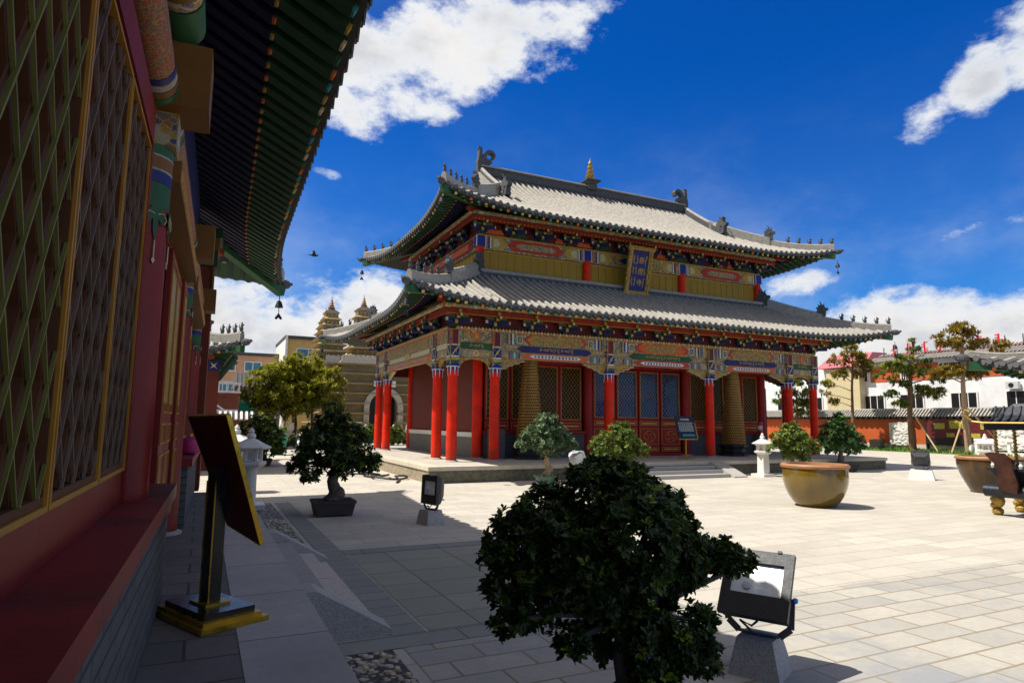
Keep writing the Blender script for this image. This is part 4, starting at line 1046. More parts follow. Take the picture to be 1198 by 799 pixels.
def extinguisher(loc, label):
    t = thing('fire_extinguisher', label, 'fire extinguisher', loc, 0, 'red fire extinguishers under the gallery')
    b = MB().m('extred'); b.lathe([(.10, 0), (.11, .02), (.11, .52), (.08, .6), (.04, .63)], 14); b.build('cylinder', t, smooth=True)
    b = MB().m('black'); b.lathe([(.03, .625), (.03, .68)], 8); b.box(-.02, .12, -.015, .015, .68, .70); b.tube([(.03, 0, .66), (.14, 0, .6), (.15, 0, .35)], .012, 6); b.m('white'); b.lathe([(.112, .25), (.112, .42)], 14); b.build('valve', t); return t
extinguisher((10.02, 22.3, 1.42 + .15), 'red fire extinguisher on the near left wainscot ledge')
extinguisher((23.45, 22.3, PZ + .9), 'red fire extinguisher at the right end of the hall front')
b = MB().m('greybrick'); b.box(9.72, 10.3, 22.1, 22.5, PZ, 1.56); tag(b.build('brick_pedestal'), 'grey brick pedestal carrying the left fire extinguisher', 'pedestal')
b = MB().m('greybrick'); b.box(23.2, 23.7, 22.1, 22.5, PZ, PZ + .9); tag(b.build('brick_pedestal'), 'grey brick pedestal carrying the right fire extinguisher', 'pedestal')

sg = thing('information_sign', 'black notice on a slim gold stand in front of the hall doors', 'sign', (17.25, 20.2, PZ), math.radians(-12))
b = MB().m('goldedge'); b.box(-.02, .02, -.02, .02, .03, .95); b.box(-.28, .28, -.16, .16, 0, .03); b.build('stand', sg)
SM = Matrix.Translation((0, -.02, 1.22)) @ Matrix.Rotation(math.radians(-22), 4, 'X')
b = MB().m('goldedge'); b.box(-.42, .42, -.018, .018, -.5, -.46, M=SM); b.box(.40, .44, -.018, .018, -.459, .2, M=SM); b.m('blackw'); b.box(-.40, .399, -.02, .012, -.459, .48, M=SM); bd = b.build('board', sg)
ux = SM.to_3x3() @ Vector((1, 0, 0)); uy = SM.to_3x3() @ Vector((0, 0, 1))
text_mesh('大雄宝殿', .10, 'white', frame_mtx(SM @ Vector((0, -.023, .33)), ux, uy), bd, depth=.001)
b = MB().m('white'); rr = random.Random(4)
for i in range(9):
    x = -.3
    while x < .3:
        l = rr.uniform(.03, .09); b.box(x, min(x + l, .32), -.024, -.021, .2 - i * .045, .215 - i * .045, M=SM); x += l + .02
b.m('cyan'); b.box(-.20, .32, -.024, -.021, -.36, -.28, M=SM); b.build('small_text', bd)

# ================================================================== foliage
def leaf_blob(b, clumps, n, size, rnd, k, inner=.35, rosette=6, shape='leaf', flat=1.0, tipbias=.5):
    b.m(k); wts = [c[3] ** 2 for c in clumps]; W = sum(wts)
    for ci, c in enumerate(clumps):
        cn = Vector(c[:3]); R_ = c[3]; cnt = max(3, int(n * wts[ci] / W)); subs = []
        for q in range(max(7, int(5 + cnt / 9))):
            d = Vector((rnd.gauss(0, 1), rnd.gauss(0, 1), rnd.gauss(0, 1) + .25)).normalized(); subs.append((d * R_ * rnd.uniform(.62, 1.02), R_ * rnd.uniform(.16, .34)))
        for i in range(cnt):
            d = Vector((rnd.gauss(0, 1), rnd.gauss(0, 1), rnd.gauss(0, 1))); d.normalize()
            if rnd.random() < .14: off = d * R_ * rnd.uniform(inner, .8)
            else:
                sc_, sr = subs[rnd.randrange(len(subs))]; off = sc_ + d * sr * rnd.random() ** .4; d = (d + off.normalized() * .8).normalized()
            p = cn + Vector((off.x, off.y, off.z * flat))
            ax = (d + Vector((0, 0, .7)) + Vector((rnd.uniform(-.4, .4), rnd.uniform(-.4, .4), rnd.uniform(-.2, .4)))).normalized()
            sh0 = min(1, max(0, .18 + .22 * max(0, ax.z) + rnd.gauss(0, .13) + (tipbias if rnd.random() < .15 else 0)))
            a = ax.cross(Vector((.3, .9, .2))).normalized(); b2 = ax.cross(a)
            for q in range(rosette):
                t = 2 * PI * (q + rnd.random() * .5) / rosette; rdir = a * cos(t) + b2 * sin(t)
                if shape == 'leaf':
                    dr = (rdir * .85 + ax * rnd.uniform(.1, .7)).normalized(); sd = dr.cross(ax).normalized(); L = size * rnd.uniform(.7, 1.2); w_ = L * .27
                    o = p + ax * rnd.uniform(-.3, .3) * size; mid = o + dr * L * .55; nn = sd.cross(dr) * (L * .05)
                    b.add([o, mid - sd * w_ + nn, o + dr * L * .9 - sd * w_ * .5, o + dr * L, o + dr * L * .9 + sd * w_ * .5, mid + sd * w_ + nn, mid - nn],
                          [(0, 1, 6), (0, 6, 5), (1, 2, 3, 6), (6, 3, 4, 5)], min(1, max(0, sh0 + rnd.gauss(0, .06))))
                else:
                    dr = (rdir * .7 + ax * rnd.uniform(.2, 1.0)).normalized(); sd = dr.cross(Vector((0, 0, 1)));
                    if sd.length < .05: sd = Vector((1, 0, 0))
                    sd.normalize(); L = size * rnd.uniform(.7, 1.3); w_ = L * .16
                    b.add([p - sd * w_, p + sd * w_, p + dr * L + sd * w_ * .5, p + dr * L - sd * w_ * .5], [(0, 1, 2, 3)], min(1, max(0, sh0 + rnd.gauss(0, .08))))
    return b

def limbs(b, k, base, targets, r0, rnd, split=.4, n=5):
    b.m(k)
    base = Vector(base)
    for t in targets:
        t = Vector(t); c = base + (t - base) * .45 + Vector((rnd.uniform(-.08, .08), rnd.uniform(-.08, .08), rnd.uniform(0, .1))) * (t - base).length
        pts = [base * (1 - u) ** 2 + c * 2 * u * (1 - u) + t * u * u for u in [i / n for i in range(n + 1)]]
        b.tube(pts, r0 * .6, 6, r0 * .12)

def potted(name, label, loc, clumps, trunk, potf, leafk, n, size, seed, group, bark='darkbark', r0=.08, shape='leaf', rosette=6, flat=1.0, cat='potted shrub', inner=.35):
    rnd = random.Random(seed); t = thing(name, label, cat, loc, 0, group)
    potf(t)
    b = MB().m(bark); N = len(trunk); rr = [r0 * (1.35 if i == 0 else 1 - .5 * i / N) for i in range(N)]; b.tube(trunk, rr, 10)
    b.ell((trunk[1][0] + r0 * .4, trunk[1][1] - r0 * .3, trunk[1][2] + .02), (r0 * .9, r0 * .8, r0 * 1.1), 9, 6)
    for a in range(6): an = a * 1.05; b.tube([(trunk[0][0], trunk[0][1], trunk[0][2] + .1), (trunk[0][0] + cos(an) * r0 * 1.6, trunk[0][1] + sin(an) * r0 * 1.6, trunk[0][2] - .02)], r0 * .4, 6, r0 * .15)
    limbs(b, bark, trunk[-1], [c[:3] for c in clumps], r0 * .8, rnd); b.build('trunk', t, smooth=True)
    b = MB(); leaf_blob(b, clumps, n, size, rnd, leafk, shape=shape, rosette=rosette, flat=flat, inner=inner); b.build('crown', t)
    return t

def tray(w_, d_, h_, k='clay', z=0):
    def f(t):
        b = MB().m(k); b.frustum(0, 0, z + .03, z + h_ * .82, w_ * .42, d_ * .42, w_ * .48, d_ * .48); b.box(-w_ / 2, w_ / 2, -d_ / 2, d_ / 2, z + h_ * .822, z + h_)
        for sx in (-1, 1):
            for sy in (-1, 1): b.box(sx * w_ * .36 - .04, sx * w_ * .36 + .04, sy * d_ * .36 - .04, sy * d_ * .36 + .04, z, z + .028)
        p = b.build('pot', t); b = MB().m('soil'); b.box(-w_ * .46, w_ * .46, -d_ * .46, d_ * .46, z + h_ * .99, z + h_ * 1.02); b.build('soil', p)
    return f
def roundpot(r, h_, k='greenpot'):
    def f(t):
        b = MB().m(k); b.lathe([(r * .62, 0), (r * .85, h_ * .5), (r * .98, h_ * .9), (r * 1.08, h_ * .92), (r * 1.08, h_), (r * .9, h_), (r * .9, h_ * .93)], 20); p = b.build('pot', t, smooth=True)
        b = MB().m('soil'); b.lathe([(r * .88, h_ * .8), (r * .86, h_ * .95)], 14); b.build('soil', p)
    return f

# near bonsai
NB = [(1.98, 3.15, 1.50, 0.22), (2.24, 3.15, 1.52, .2), (1.81, 3.25, 1.36, 0.20), (1.54, 3.15, 1.26, 0.17), (1.45, 3.1, 1.02, 0.15), (1.69, 3.25, 0.84, 0.13), (1.80, 3.0, 1.16, 0.19), (1.66, 3.05, 1.30, .13), (2.09, 2.95, 1.25, 0.3), (2.60, 3.25, 1.33, 0.18), (2.28, 3.15, 0.93, 0.18), (2.15, 3.3, 0.84, 0.2), (2.75, 3.15, 1.06, 0.13), (2.90, 3.12, 1.05, 0.13), (2.70, 3.12, 1.06, .11), (3.04, 3.2, 1.01, 0.12), (3.15, 3.15, 0.98, 0.08), (2.51, 3.05, 1.17, 0.18), (2.41, 3.05, 0.67, 0.18), (2.76, 3.15, 0.48, 0.14), (2.13, 3.25, 0.62, 0.13), (2.39, 3.15, 0.43, 0.17), (2.1, 3.15, 1.64, 0.15), (1.40, 3.15, 1.15, 0.07), (2.33, 3.25, 1.50, 0.19), (1.60, 3.2, 1.36, .10), (1.50, 3.12, .84, .1), (2.75, 3.2, 1.22, .09), (2.48, 3.2, 1.43, .12), (2.2, 3.02, .74, .17), (1.98, 3.1, 1.0, .2), (2.28, 3.0, .52, .13), (1.85, 3.1, .70, .11), (2.64, 3.12, .99, .13), (2.52, 3.1, .90, .12), (1.72, 3.12, .98, .14), (1.90, 3.1, .92, .13), (2.62, 3.1, .58, .15), (2.72, 3.1, .70, .11), (1.62, 3.1, 1.10, .12)]
c0 = Vector((2.22, 3.15, 0))
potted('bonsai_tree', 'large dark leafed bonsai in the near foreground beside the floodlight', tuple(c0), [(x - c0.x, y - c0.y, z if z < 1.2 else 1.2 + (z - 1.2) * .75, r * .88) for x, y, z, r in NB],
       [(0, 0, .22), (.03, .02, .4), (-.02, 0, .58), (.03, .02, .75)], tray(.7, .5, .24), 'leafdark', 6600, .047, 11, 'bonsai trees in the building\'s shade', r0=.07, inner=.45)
# left bonsai
c0 = Vector((2.45, 13.25, 0)); LBc = [(-.05, 0, 1.86, .28), (-.35, 0, 1.55, .32), (.3, .1, 1.5, .34), (-.62, 0, 1.15, .26), (.0, 0, 1.3, .42), (.62, 0, 1.08, .28), (-.45, .1, .95, .3), (.4, 0, .95, .28), (.78, .05, .98, .16), (-.72, .05, 1.0, .16), (.1, -.2, 1.05, .3)]
potted('bonsai_tree', 'dark round bonsai with a thick twisted trunk in a square tray at the shade edge', tuple(c0), LBc, [(0, 0, .28), (.03, 0, .38), (.04, 0, .47), (0, 0, .56), (-.03, 0, .66), (.0, 0, .8), (.02, 0, .95)], tray(.8, .62, .30), 'leafdark', 1500, .085, 12, 'bonsai trees in the building\'s shade', r0=.15, inner=.3)
# shrubs before the hall
potted('ficus_shrub', 'clipped grey green shrub with a pale forked trunk in a green pot', (9.1, 16.7, 0), [(0, 0, 1.72, .38), (-.45, 0, 1.5, .34), (.45, 0, 1.45, .38), (-.72, 0, 1.25, .24), (.75, 0, 1.22, .26), (-.2, -.2, 1.3, .35), (.25, .1, 1.2, .36), (.1, 0, 1.9, .22)],
       [(0, 0, .32), (.08, 0, .5), (.02, 0, .75), (.05, 0, .95)], roundpot(.34, .34), 'leafgrey', 1500, .085, 13, 'potted shrubs before the hall', bark='palebark', r0=.10)
potted('ficus_shrub', 'yellow green rounded shrub just behind the large foreground bonsai', (11.5, 16.6, 0), [(0, 0, 1.5, .4), (-.5, 0, 1.25, .36), (.5, 0, 1.25, .36), (-.8, 0, 1.0, .24), (.85, 0, 1.05, .26), (0, -.2, 1.1, .4), (.2, 0, 1.68, .22), (-.3, 0, .8, .3), (.4, 0, .8, .3)],
       [(0, 0, .30), (.03, 0, .5), (0, 0, .8)], roundpot(.36, .34), 'leafyel', 1400, .08, 14, 'potted shrubs before the hall', bark='palebark', r0=.09)
potted('ficus_shrub', 'loose mid green shrub in a brown pot between the white lantern and the ochre vat', (18.9, 16.55, 0), [(0, 0, 1.55, .38), (-.5, 0, 1.3, .36), (.5, 0, 1.35, .38), (-.85, 0, 1.1, .26), (.95, 0, 1.05, .28), (0, -.2, 1.2, .4), (.15, 0, 1.72, .22), (-.3, 0, .85, .3), (.5, 0, .85, .3)],
       [(0, 0, .30), (-.03, 0, .5), (0, 0, .8)], roundpot(.34, .4, 'clay'), 'leafyel', 1300, .09, 15, 'potted shrubs before the hall', r0=.09)
potted('ficus_shrub', 'dense dark green shrub beyond the ochre vat, at the right end of the hall', (23.8, 18.4, 0), [(0, 0, 2.0, .36), (-.45, 0, 1.65, .4), (.45, 0, 1.6, .4), (-.9, 0, 1.35, .3), (.95, 0, 1.3, .34), (0, -.2, 1.35, .5), (.1, 0, 2.1, .22), (-.5, 0, .95, .36), (.6, 0, .95, .36), (1.2, 0, 1.1, .24)],
       [(0, 0, .26), (-.05, 0, .5), (0, 0, .8)], tray(1.1, .8, .28), 'leafmid', 1500, .11, 16, 'potted shrubs before the hall', r0=.12)

# ================================================================== vats
def vat(name, label, loc, prof, k, rim, group='large glazed water vats'):
    t = thing(name, label, 'water vat', loc, 0, group)
    b = MB().m(k); b.lathe(prof, 40); b.build('body', t, smooth=True)
    r, z = prof[-1]
    b = MB().m(rim); b.lathe([(r - .01, z - .03), (r + .045, z - .02), (r + .06, z + .03), (r + .03, z + .07), (r - .06, z + .07), (r - .08, z - .03)], 40); b.build('rim', t, smooth=True)
    b = MB().m('black'); b.lathe([(r - .09, z - .2), (r - .09, z - .17)], 32); b.build('water', t)
    return t
vat('glazed_vat', 'ochre glazed water vat with a terracotta rim in the open courtyard', (13.02, 10.78, 0), [(.39, 0), (.42, .01), (.51, .12), (.605, .27), (.665, .42), (.70, .56), (.712, .70), (.708, .82), (.69, .90)], 'ochreglaze', 'rimclay')
vat('glazed_vat', 'dark brown glazed water vat beside the incense burner', (20.6, 11.1, 0), [(.46, 0), (.50, .02), (.64, .3), (.75, .55), (.80, .75), (.81, .88), (.79, .96)], 'brownglaze', 'rimclay')

# ================================================================== stone lanterns
def stone_lantern(loc, label, sc=1.0, hexa=False, group='white stone lanterns'):
    t = thing('stone_lantern', label, 'stone lantern', loc, 0, group); n = 6 if hexa else 4; a0 = PI / n if not hexa else 0
    b = MB().m('marble'); b.box(-.33, .33, -.33, .33, 0, .10); b.build('plinth', t)
    b = MB().m('marble')
    if hexa: b.lathe([(.16, .10), (.15, .86)], 14)
    else: b.lathe([(.23, .10), (.21, .86)], 4, a0=PI / 4)
    b.build('shaft', t)
    b = MB().m('marble'); b.lathe([(.27, .86), (.33, .92), (.33, .97), (.27, .985)], 6)
    for i in range(6):
        a = PI * i / 3; x, y = .21 * cos(a), .21 * sin(a); b.lathe([(.04, .985), (.04, 1.22)], 6, (x, y))
    b.lathe([(.12, .985), (.12, 1.22)], 6); b.box(-.2, .2, -.2, .2, 1.19, 1.221); b.lathe([(.2, .985), (.2, 1.03)], 6); b.build('light_box', t)
    b = MB().m('marble'); b.lathe([(.27, 1.22), (.40, 1.235), (.42, 1.27), (.28, 1.34), (.14, 1.42), (.07, 1.45)], 6)
    b.lathe([(.07, 1.45), (.10, 1.49), (.085, 1.54), (.045, 1.57), (.065, 1.60), (.03, 1.66), (.005, 1.68)], 10); b.build('cap', t)
    t.scale = (sc,) * 3; return t
stone_lantern((18.6, 17.6, 0), 'white stone lantern on the courtyard in front of the hall steps', .93)
stone_lantern((.98, 14.75, 0), 'white stone lantern half hidden behind the sloping sign stand', 1.0, True)
stone_lantern((.86, 18.2, 0), 'white stone lantern farther back behind the sign stand, mostly hidden', 1.02, True)
stone_lantern((29.3, 15.9, 0), 'white stone lantern showing above the dark brown vat', .95)

# ================================================================== floodlights
def floodlight(loc, rz, tilt_, label, sc=1.0, block=(.19, .15, .26), pale=False, body='metal'):
    t = thing('floodlight', label, 'floodlight', loc, rz, 'floodlights on concrete blocks')
    b = MB().m('granite' if not pale else 'marble'); b.frustum(0, 0, 0, block[2], block[0], block[0], block[1], block[1]); bl = b.build('concrete_block', t)
    z0 = block[2]; hz = z0 + .36
    T = Matrix.Translation((0, 0, hz)) @ Matrix.Rotation(tilt_, 4, 'X')
    b = MB().m('steel')
    # yoke: a flat bent bar
    for a, c in (((-.15, 0, z0 + .012), (.15, 0, z0 + .012)), ((.15, 0, z0 + .012), (.23, 0, z0 + .08)), ((-.15, 0, z0 + .012), (-.23, 0, z0 + .08)), ((.23, 0, z0 + .08), (.245, 0, z0 + .30)), ((-.23, 0, z0 + .08), (-.245, 0, z0 + .30))): b.bar(a, c, .05, .012, (0, 1, 0) if abs(a[0] - c[0]) < .1 else (0, 0, 1))
    b.build('yoke', t)
    # housing: deep body behind a wide front frame; front faces -y
    b = MB().m(body)
    prof = [(-.24, -.25), (.24, -.25), (.24, .25), (-.24, .25)]
    yb = [(0, 1.0, 0), (.06, .98, 0), (.12, .84, .03), (.19, .6, .05), (.23, .3, .05)]
    vs = []
    for (yy, s_, dz) in yb:
        for x, z in prof: vs.append(T @ Vector((x * s_, yy, z * s_ + dz)))
    fs = [(j * 4 + i, j * 4 + (i + 1) % 4, (j + 1) * 4 + (i + 1) % 4, (j + 1) * 4 + i) for j in range(len(yb) - 1) for i in range(4)] + [tuple(range((len(yb) - 1) * 4, len(yb) * 4))]
    b.add(vs, fs); b.box(-.24, .24, -.004, .02, -.25, .25, M=T)
    fo = .02; b.box(-.255, .255, -.05, -.005, .16, .262, M=T); b.box(-.255, .255, -.05, -.005, -.262, -.09, M=T); b.box(-.255, -.19, -.05, -.005, -.09, .16, M=T); b.box(.19, .255, -.05, -.005, -.09, .16, M=T)
    for x in (-.15, .13): b.box(x, x + .03, -.06, .03, .255, .275, M=T)
    for i in range(5): b.box(-.2, .2, .05 + i * .03, .055 + i * .03, -.24 + .02 * i, -.18, M=T)
    h = b.build('housing', t)
    g = MB().m('lampglass'); g.box(-.19, .19, -.022, -.012, -.09, .16, M=T); g.m('palemetal'); g.lathe([(.001, 0), (.035, .002), (.03, .012), (.001, .014)], 14, M=T @ Matrix.Translation((-.07, -.024, -.02)) @ Matrix.Rotation(PI / 2, 4, 'X')); g.build('glass', h)
    b = MB().m('black'); b.tube([T @ Vector((.03, .02, -.26)), T @ Vector((.0, .0, -.31)), T @ Vector((-.08, -.02, -.29)), (-.07, .02, z0 + .02)], .009, 6); b.build('cable', t)
    t.scale = (sc,) * 3; return t
fl = floodlight((3.93, 3.82, 0), math.radians(-62), math.radians(-36), 'large floodlight with bright glass leaning back on its block beside the foreground bonsai', 1.0, block=(.19, .13, .27))
b = MB().m('bluetarp'); b.ell((.27, 0, .56), (.022, .03, .022), 8, 5); b.build('blue_tie', fl)
floodlight((3.88, 11.5, 0), math.radians(-75), math.radians(-2), 'upright floodlight seen side on at the edge of the building\'s shadow', .98)
floodlight((23.2, 14.75, 0), math.radians(120), math.radians(-35), 'black floodlight turned up on a white block on the sunlit paving', 1.12, block=(.36, .29, .30), pale=True)
floodlight((4.55, 34.5, 0), math.radians(-80), math.radians(-5), 'small distant floodlight near the green potted palm', 1.1)
floodlight((4.05, 41.0, 0), math.radians(-80), math.radians(-5), 'farther small floodlight beside the left pines', 1.1)
o = floodlight((10.35, 16.9, 0), math.radians(95), math.radians(-20), 'pale grey floodlight between the two potted shrubs', 1.15, body='palemetal')

# ================================================================== NEAR BUILDING (left)
nbld = thing('near_hall', 'shaded temple hall close on the left with red sill, lattice windows and deep painted eave', 'temple', (0, 0, 0), -PH)
def nb(b, name, par=None, smooth=None): return b.build(name, par or nbld, smooth=smooth)
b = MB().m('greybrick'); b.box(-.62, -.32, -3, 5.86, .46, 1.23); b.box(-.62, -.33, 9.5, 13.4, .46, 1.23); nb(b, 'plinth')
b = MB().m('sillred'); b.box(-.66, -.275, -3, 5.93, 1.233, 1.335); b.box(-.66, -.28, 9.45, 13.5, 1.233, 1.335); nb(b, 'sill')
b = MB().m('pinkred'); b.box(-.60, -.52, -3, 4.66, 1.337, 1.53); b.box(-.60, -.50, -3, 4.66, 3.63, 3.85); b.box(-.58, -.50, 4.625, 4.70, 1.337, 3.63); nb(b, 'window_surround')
def nlattice(y0, y1, z0, z1, x, k, sy=.155, sz=.27):
    f = MB().m('yellowframe'); fw = .022
    f.box(x - .06, x, y0, y1, z0, z0 + fw); f.box(x - .06, x, y0, y1, z1 - fw, z1); f.box(x - .06, x, y0, y0 + fw, z0 + fw, z1 - fw); f.box(x - .06, x, y1 - fw, y1, z0 + fw, z1 - fw)
    f.m('ochdark'); f.box(x - .058, x - .012, y0 + fw, y1 - fw, z0 + fw, z0 + fw + .03); f.box(x - .058, x - .012, y0 + fw, y0 + fw + .01, z0 + fw + .03, z1 - fw); f.box(x - .058, x - .012, y1 - fw - .01, y1 - fw, z0 + fw + .03, z1 - fw)
    o = f.build('window', nbld)
    g = MB().m('black'); g.box(x - .10, x - .09, y0, y1, z0, z1); g.build('pane', o)
    Y0, Y1, Z0, Z1 = y0 + .034, y1 - .034, z0 + .05, z1 - .024; w_ = Y1 - Y0; h_ = Z1 - Z0; sl = sz / sy
    b = MB()
    c = -math.ceil(w_ * sl / (2 * sz)) * 2 * sz
    def line(sg, c, kk, xd, th, dep):
        za, zb = c, c + sg * sl * w_; t0, t1 = 0, 1; dz = zb - za
        for lim, up_ in ((0, True), (h_, False)):
            t = (lim - za) / dz
            if (dz > 0) == up_: t0 = max(t0, t)
            else: t1 = min(t1, t)
        if t1 - t0 < .01: return
        q0 = Vector((xd, Y0 + w_ * t0, Z0 + za + dz * t0)); q1 = Vector((xd, Y0 + w_ * t1, Z0 + za + dz * t1))
        b.m(kk); b.bar(q0, q1, th, dep, (1, 0, 0))
    i = 0
    c = -(w_ * sl) - sz
    while c < h_ + w_ * sl + sz:
        line(1, c, k, x - .014, .0095, .012); line(-1, c, k, x - .020, .0095, .012)
        line(1, c, 'ochdark', x - .050, .040, .045); line(-1, c, 'ochdark', x - .052, .028, .045)
        c += 2 * sz * .70
    b.build('lattice', o)
MAT['ochdark'] = mat('brown_lattice_wood', (.095, .030, .006), .7, .25, 5)
MAT['latgreen'] = mat('sage_lattice_paint', (.15, .14, .03), .6, .2, 5)
MAT['latpurple'] = mat('mauve_lattice_paint', (.15, .10, .07), .6, .2, 5)
for i, (y0, y1, k) in enumerate(((-.4, .62, 'latgreen'), (.64, 1.64, 'latgreen'), (1.66, 2.66, 'latgreen'), (2.68, 3.66, 'latpurple'), (3.68, 4.62, 'latpurple'))): nlattice(y0, y1, 1.535, 3.60, -.505, k)
MAT['dullwhite'] = mat('shade_dulled_white_line', (.30, .29, .25), .7, .25, 9)  # white bands darkened, the near hall's shade put into the colour
def ncol(y, xc=-.58, r=.19):
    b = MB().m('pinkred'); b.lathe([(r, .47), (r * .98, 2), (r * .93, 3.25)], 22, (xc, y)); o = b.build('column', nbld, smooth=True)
    b = MB().m('granite'); b.lathe([(r * 1.3, .45), (r * 1.3, .475), (r * 1.05, .49)], 20, (xc, y)); b.build('column_base', o)
    b = MB().m('green'); r2 = r * .94
    b.lathe([(r2, 3.251), (r2, 3.42)], 22, (xc, y)); b.m('blue'); b.lathe([(r2 + .002, 3.421), (r2 + .002, 3.50)], 22, (xc, y)); b.m('dullwhite'); b.lathe([(r2 + .004, 3.501), (r2 + .004, 3.515)], 22, (xc, y)); b.m('ochre'); b.lathe([(r2 + .002, 3.516), (r2 + .002, 3.60)], 22, (xc, y)); b.m('dullwhite'); b.lathe([(r2 + .004, 3.601), (r2 + .004, 3.613)], 22, (xc, y))
    b.m('green'); b.lathe([(r2 + .003, 3.614), (r2 + .003, 3.68)], 22, (xc, y))
    # palmette pendant facing the walkway
    for a in (-.9, 0.0, .9, -1.8):
        n_ = Vector((cos(a), sin(a), 0)); t = Vector((-sin(a), cos(a), 0)); o_ = Vector((xc, y, 0)) + n_ * (r2 + .003)
        b.m('green'); b.extr([(-.03, 3.25), (-.07, 3.19), (-.05, 3.12), (-.02, 3.17), (-.015, 3.08), (0, 3.02), (.015, 3.08), (.02, 3.17), (.05, 3.12), (.07, 3.19), (.03, 3.25)], o_, t, (0, 0, 1), n_ * .006)
        b.m('cream'); b.tube([o_ + n_ * .008 + Vector((0, 0, 3.02)), o_ + n_ * .008 + Vector((0, 0, 2.9))], .005, 5)
        b.extr([(0, 2.86), (.013, 2.885), (0, 2.91), (-.013, 2.885)], o_, t, (0, 0, 1), n_ * .01)
        for s_ in (-1, 1): b.tube([o_ + n_ * .008 + t * s_ * x + Vector((0, 0, z)) for x, z in ((.01, 3.2), (.05, 3.21), (.075, 3.17), (.06, 3.14))], .004, 5)
    b.build('painted_capital', o)
    b = MB().m('paint2'); b.box(xc - .2, xc + .2, y - .14, y + .14, 3.685, 4.15); b.m('dullwhite'); b.box(xc + .2, xc + .204, y - .12, y + .12, 3.72, 4.0); b.build('painted_block', o)
    b = MB().m('ochre'); b.box(xc - .05, -.19, y - .28, y + .12, 3.92 if y < 6 else 3.87, 4.37 if y < 6 else 4.29); b.build('beam_end', nbld)
for y in (4.92, 9.15, 13.6): ncol(y)
# door bay between the columns, second window bay
b = MB().m('pinkred'); b.box(-.62, -.56, 5.15, 8.95, .5, .75); b.box(-.62, -.54, 5.12, 8.95, 3.5, 3.85); b.m('blackw'); b.box(-.78, -.70, 5.1, 9.0, .5, 3.6)
for y in (5.18, 6.0): b.m('pinkred'); b.box(-.60, -.52, y, y + .09, .75, 3.5)
b.build('door_surround', nbld)
def nleaf(y0, y1, x, par):
    b = MB().m('pinkred'); b.box(x - .05, x, y0, y1, .76, 3.48); d = b.build('door', nbld)
    b = MB().m('yellowframe')
    for (za, zb) in ((.85, 1.5), (1.6, 1.8), (1.9, 3.4)):
        for (a0, a1, c0, c1) in ((y0 + .05, y1 - .05, za, za + .02), (y0 + .05, y1 - .05, zb - .02, zb), (y0 + .05, y0 + .07, za + .02, zb - .02), (y1 - .07, y1 - .05, za + .02, zb - .02)): b.box(x, x + .012, a0, a1, c0, c1)
    b.m('goldrel'); b.box(x, x + .008, y0 + .12, y1 - .12, 2.0, 3.3); b.build('carved_trim', d)
for y in (6.9, 7.65): nleaf(y, y + .72, -.50, None)
nleaf(8.4, 8.96, -.46, None)
b = MB().m('pinkred'); b.box(-.62, -.54, 9.35, 13.5, 1.337, 1.5); b.box(-.62, -.54, 9.35, 13.5, 3.5, 3.85); b.m('yellowframe'); b.box(-.56, -.53, 9.35, 13.4, 1.51, 1.55); b.m('blackw'); b.box(-.66, -.6, 9.35, 13.4, 1.5, 3.5)
for y in (9.5, 10.5, 11.5, 12.5): b.m('yellowframe'); b.box(-.56, -.52, y, y + .04, 1.55, 3.5)
b.build('far_window', nbld)
# painted beams and purlins above
b = MB().m('paintred'); b.tube([(-.50, -3, 4.02), (-.50, 4.60, 4.02)], .12, 16); b.tube([(-.50, 5.1, 4.02), (-.50, 8.98, 4.02)], .12, 16); b.tube([(-.50, 9.33, 4.02), (-.50, 13.4, 4.02)], .12, 16)
for ya in (4.3, 5.12, 8.55, 9.35):
    for q, kk in enumerate(('blue', 'dullwhite', 'ochre', 'green')): b.m(kk); y = ya + q * .09; b.tube([(-.50, y, 4.02), (-.50, y + .07, 4.02)], .125, 16)
nb(b, 'painted_purlin', smooth=True)
b = MB().m('paint2'); b.tube([(-.40, -3, 4.52), (-.40, 4.30, 4.52)], .15, 16); b.m('green'); b.tube([(-.40, 4.32, 4.52), (-.40, 4.7, 4.52)], .155, 16); b.m('bblue'); b.tube([(-.40, 3.95, 4.52), (-.40, 4.05, 4.52)], .155, 16); b.m('ochre'); b.tube([(-.40, 4.1, 4.52), (-.40, 4.2, 4.52)], .156, 16); nb(b, 'upper_purlin', smooth=True)
b = MB().m('ochre')
for (ya, yb) in ((5.13, 8.95), (9.36, 13.4)):
    b.box(-.56, -.36, ya, yb, 3.55, 3.72); k = int((yb - ya) / .16)
    for i in range(k): y = ya + .08 + i * .16; b.m('yellowframe'); b.lathe([(.05, -.36), (.03, -.345)], 10, M=Matrix.Translation((0, y, 3.63)) @ Matrix.Rotation(PI / 2, 4, 'Y') @ Matrix.Translation((0, 0, 0))); b.m('ochre')
nb(b, 'carved_lintel')
b = MB().m('blue'); b.box(-.70, -.62, -3, 14.6, 4.2, 6.35); b.m('paintdark'); b.box(-.62, -.60, -3, 14.6, 4.72, 5.3); nb(b, 'bracket_frieze')
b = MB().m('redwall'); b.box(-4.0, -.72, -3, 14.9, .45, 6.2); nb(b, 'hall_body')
b = MB().m('redwall'); b.box(-3.9, -.28, 14.2, 14.95, .45, 4.9); b.m('dgreen'); b.box(-.9, -.22, 14.15, 14.97, 4.903, 5.25); b.m('ochre'); b.box(-.85, -.2, 14.12, 14.98, 5.253, 5.5); b.m('dgreen'); b.box(-.85, -.15, 14.1, 15.0, 5.503, 5.7)
b.m('ochre'); b.box(-.3, -.26, 14.17, 14.5, 4.3, 4.9); nb(b, 'end_wall')
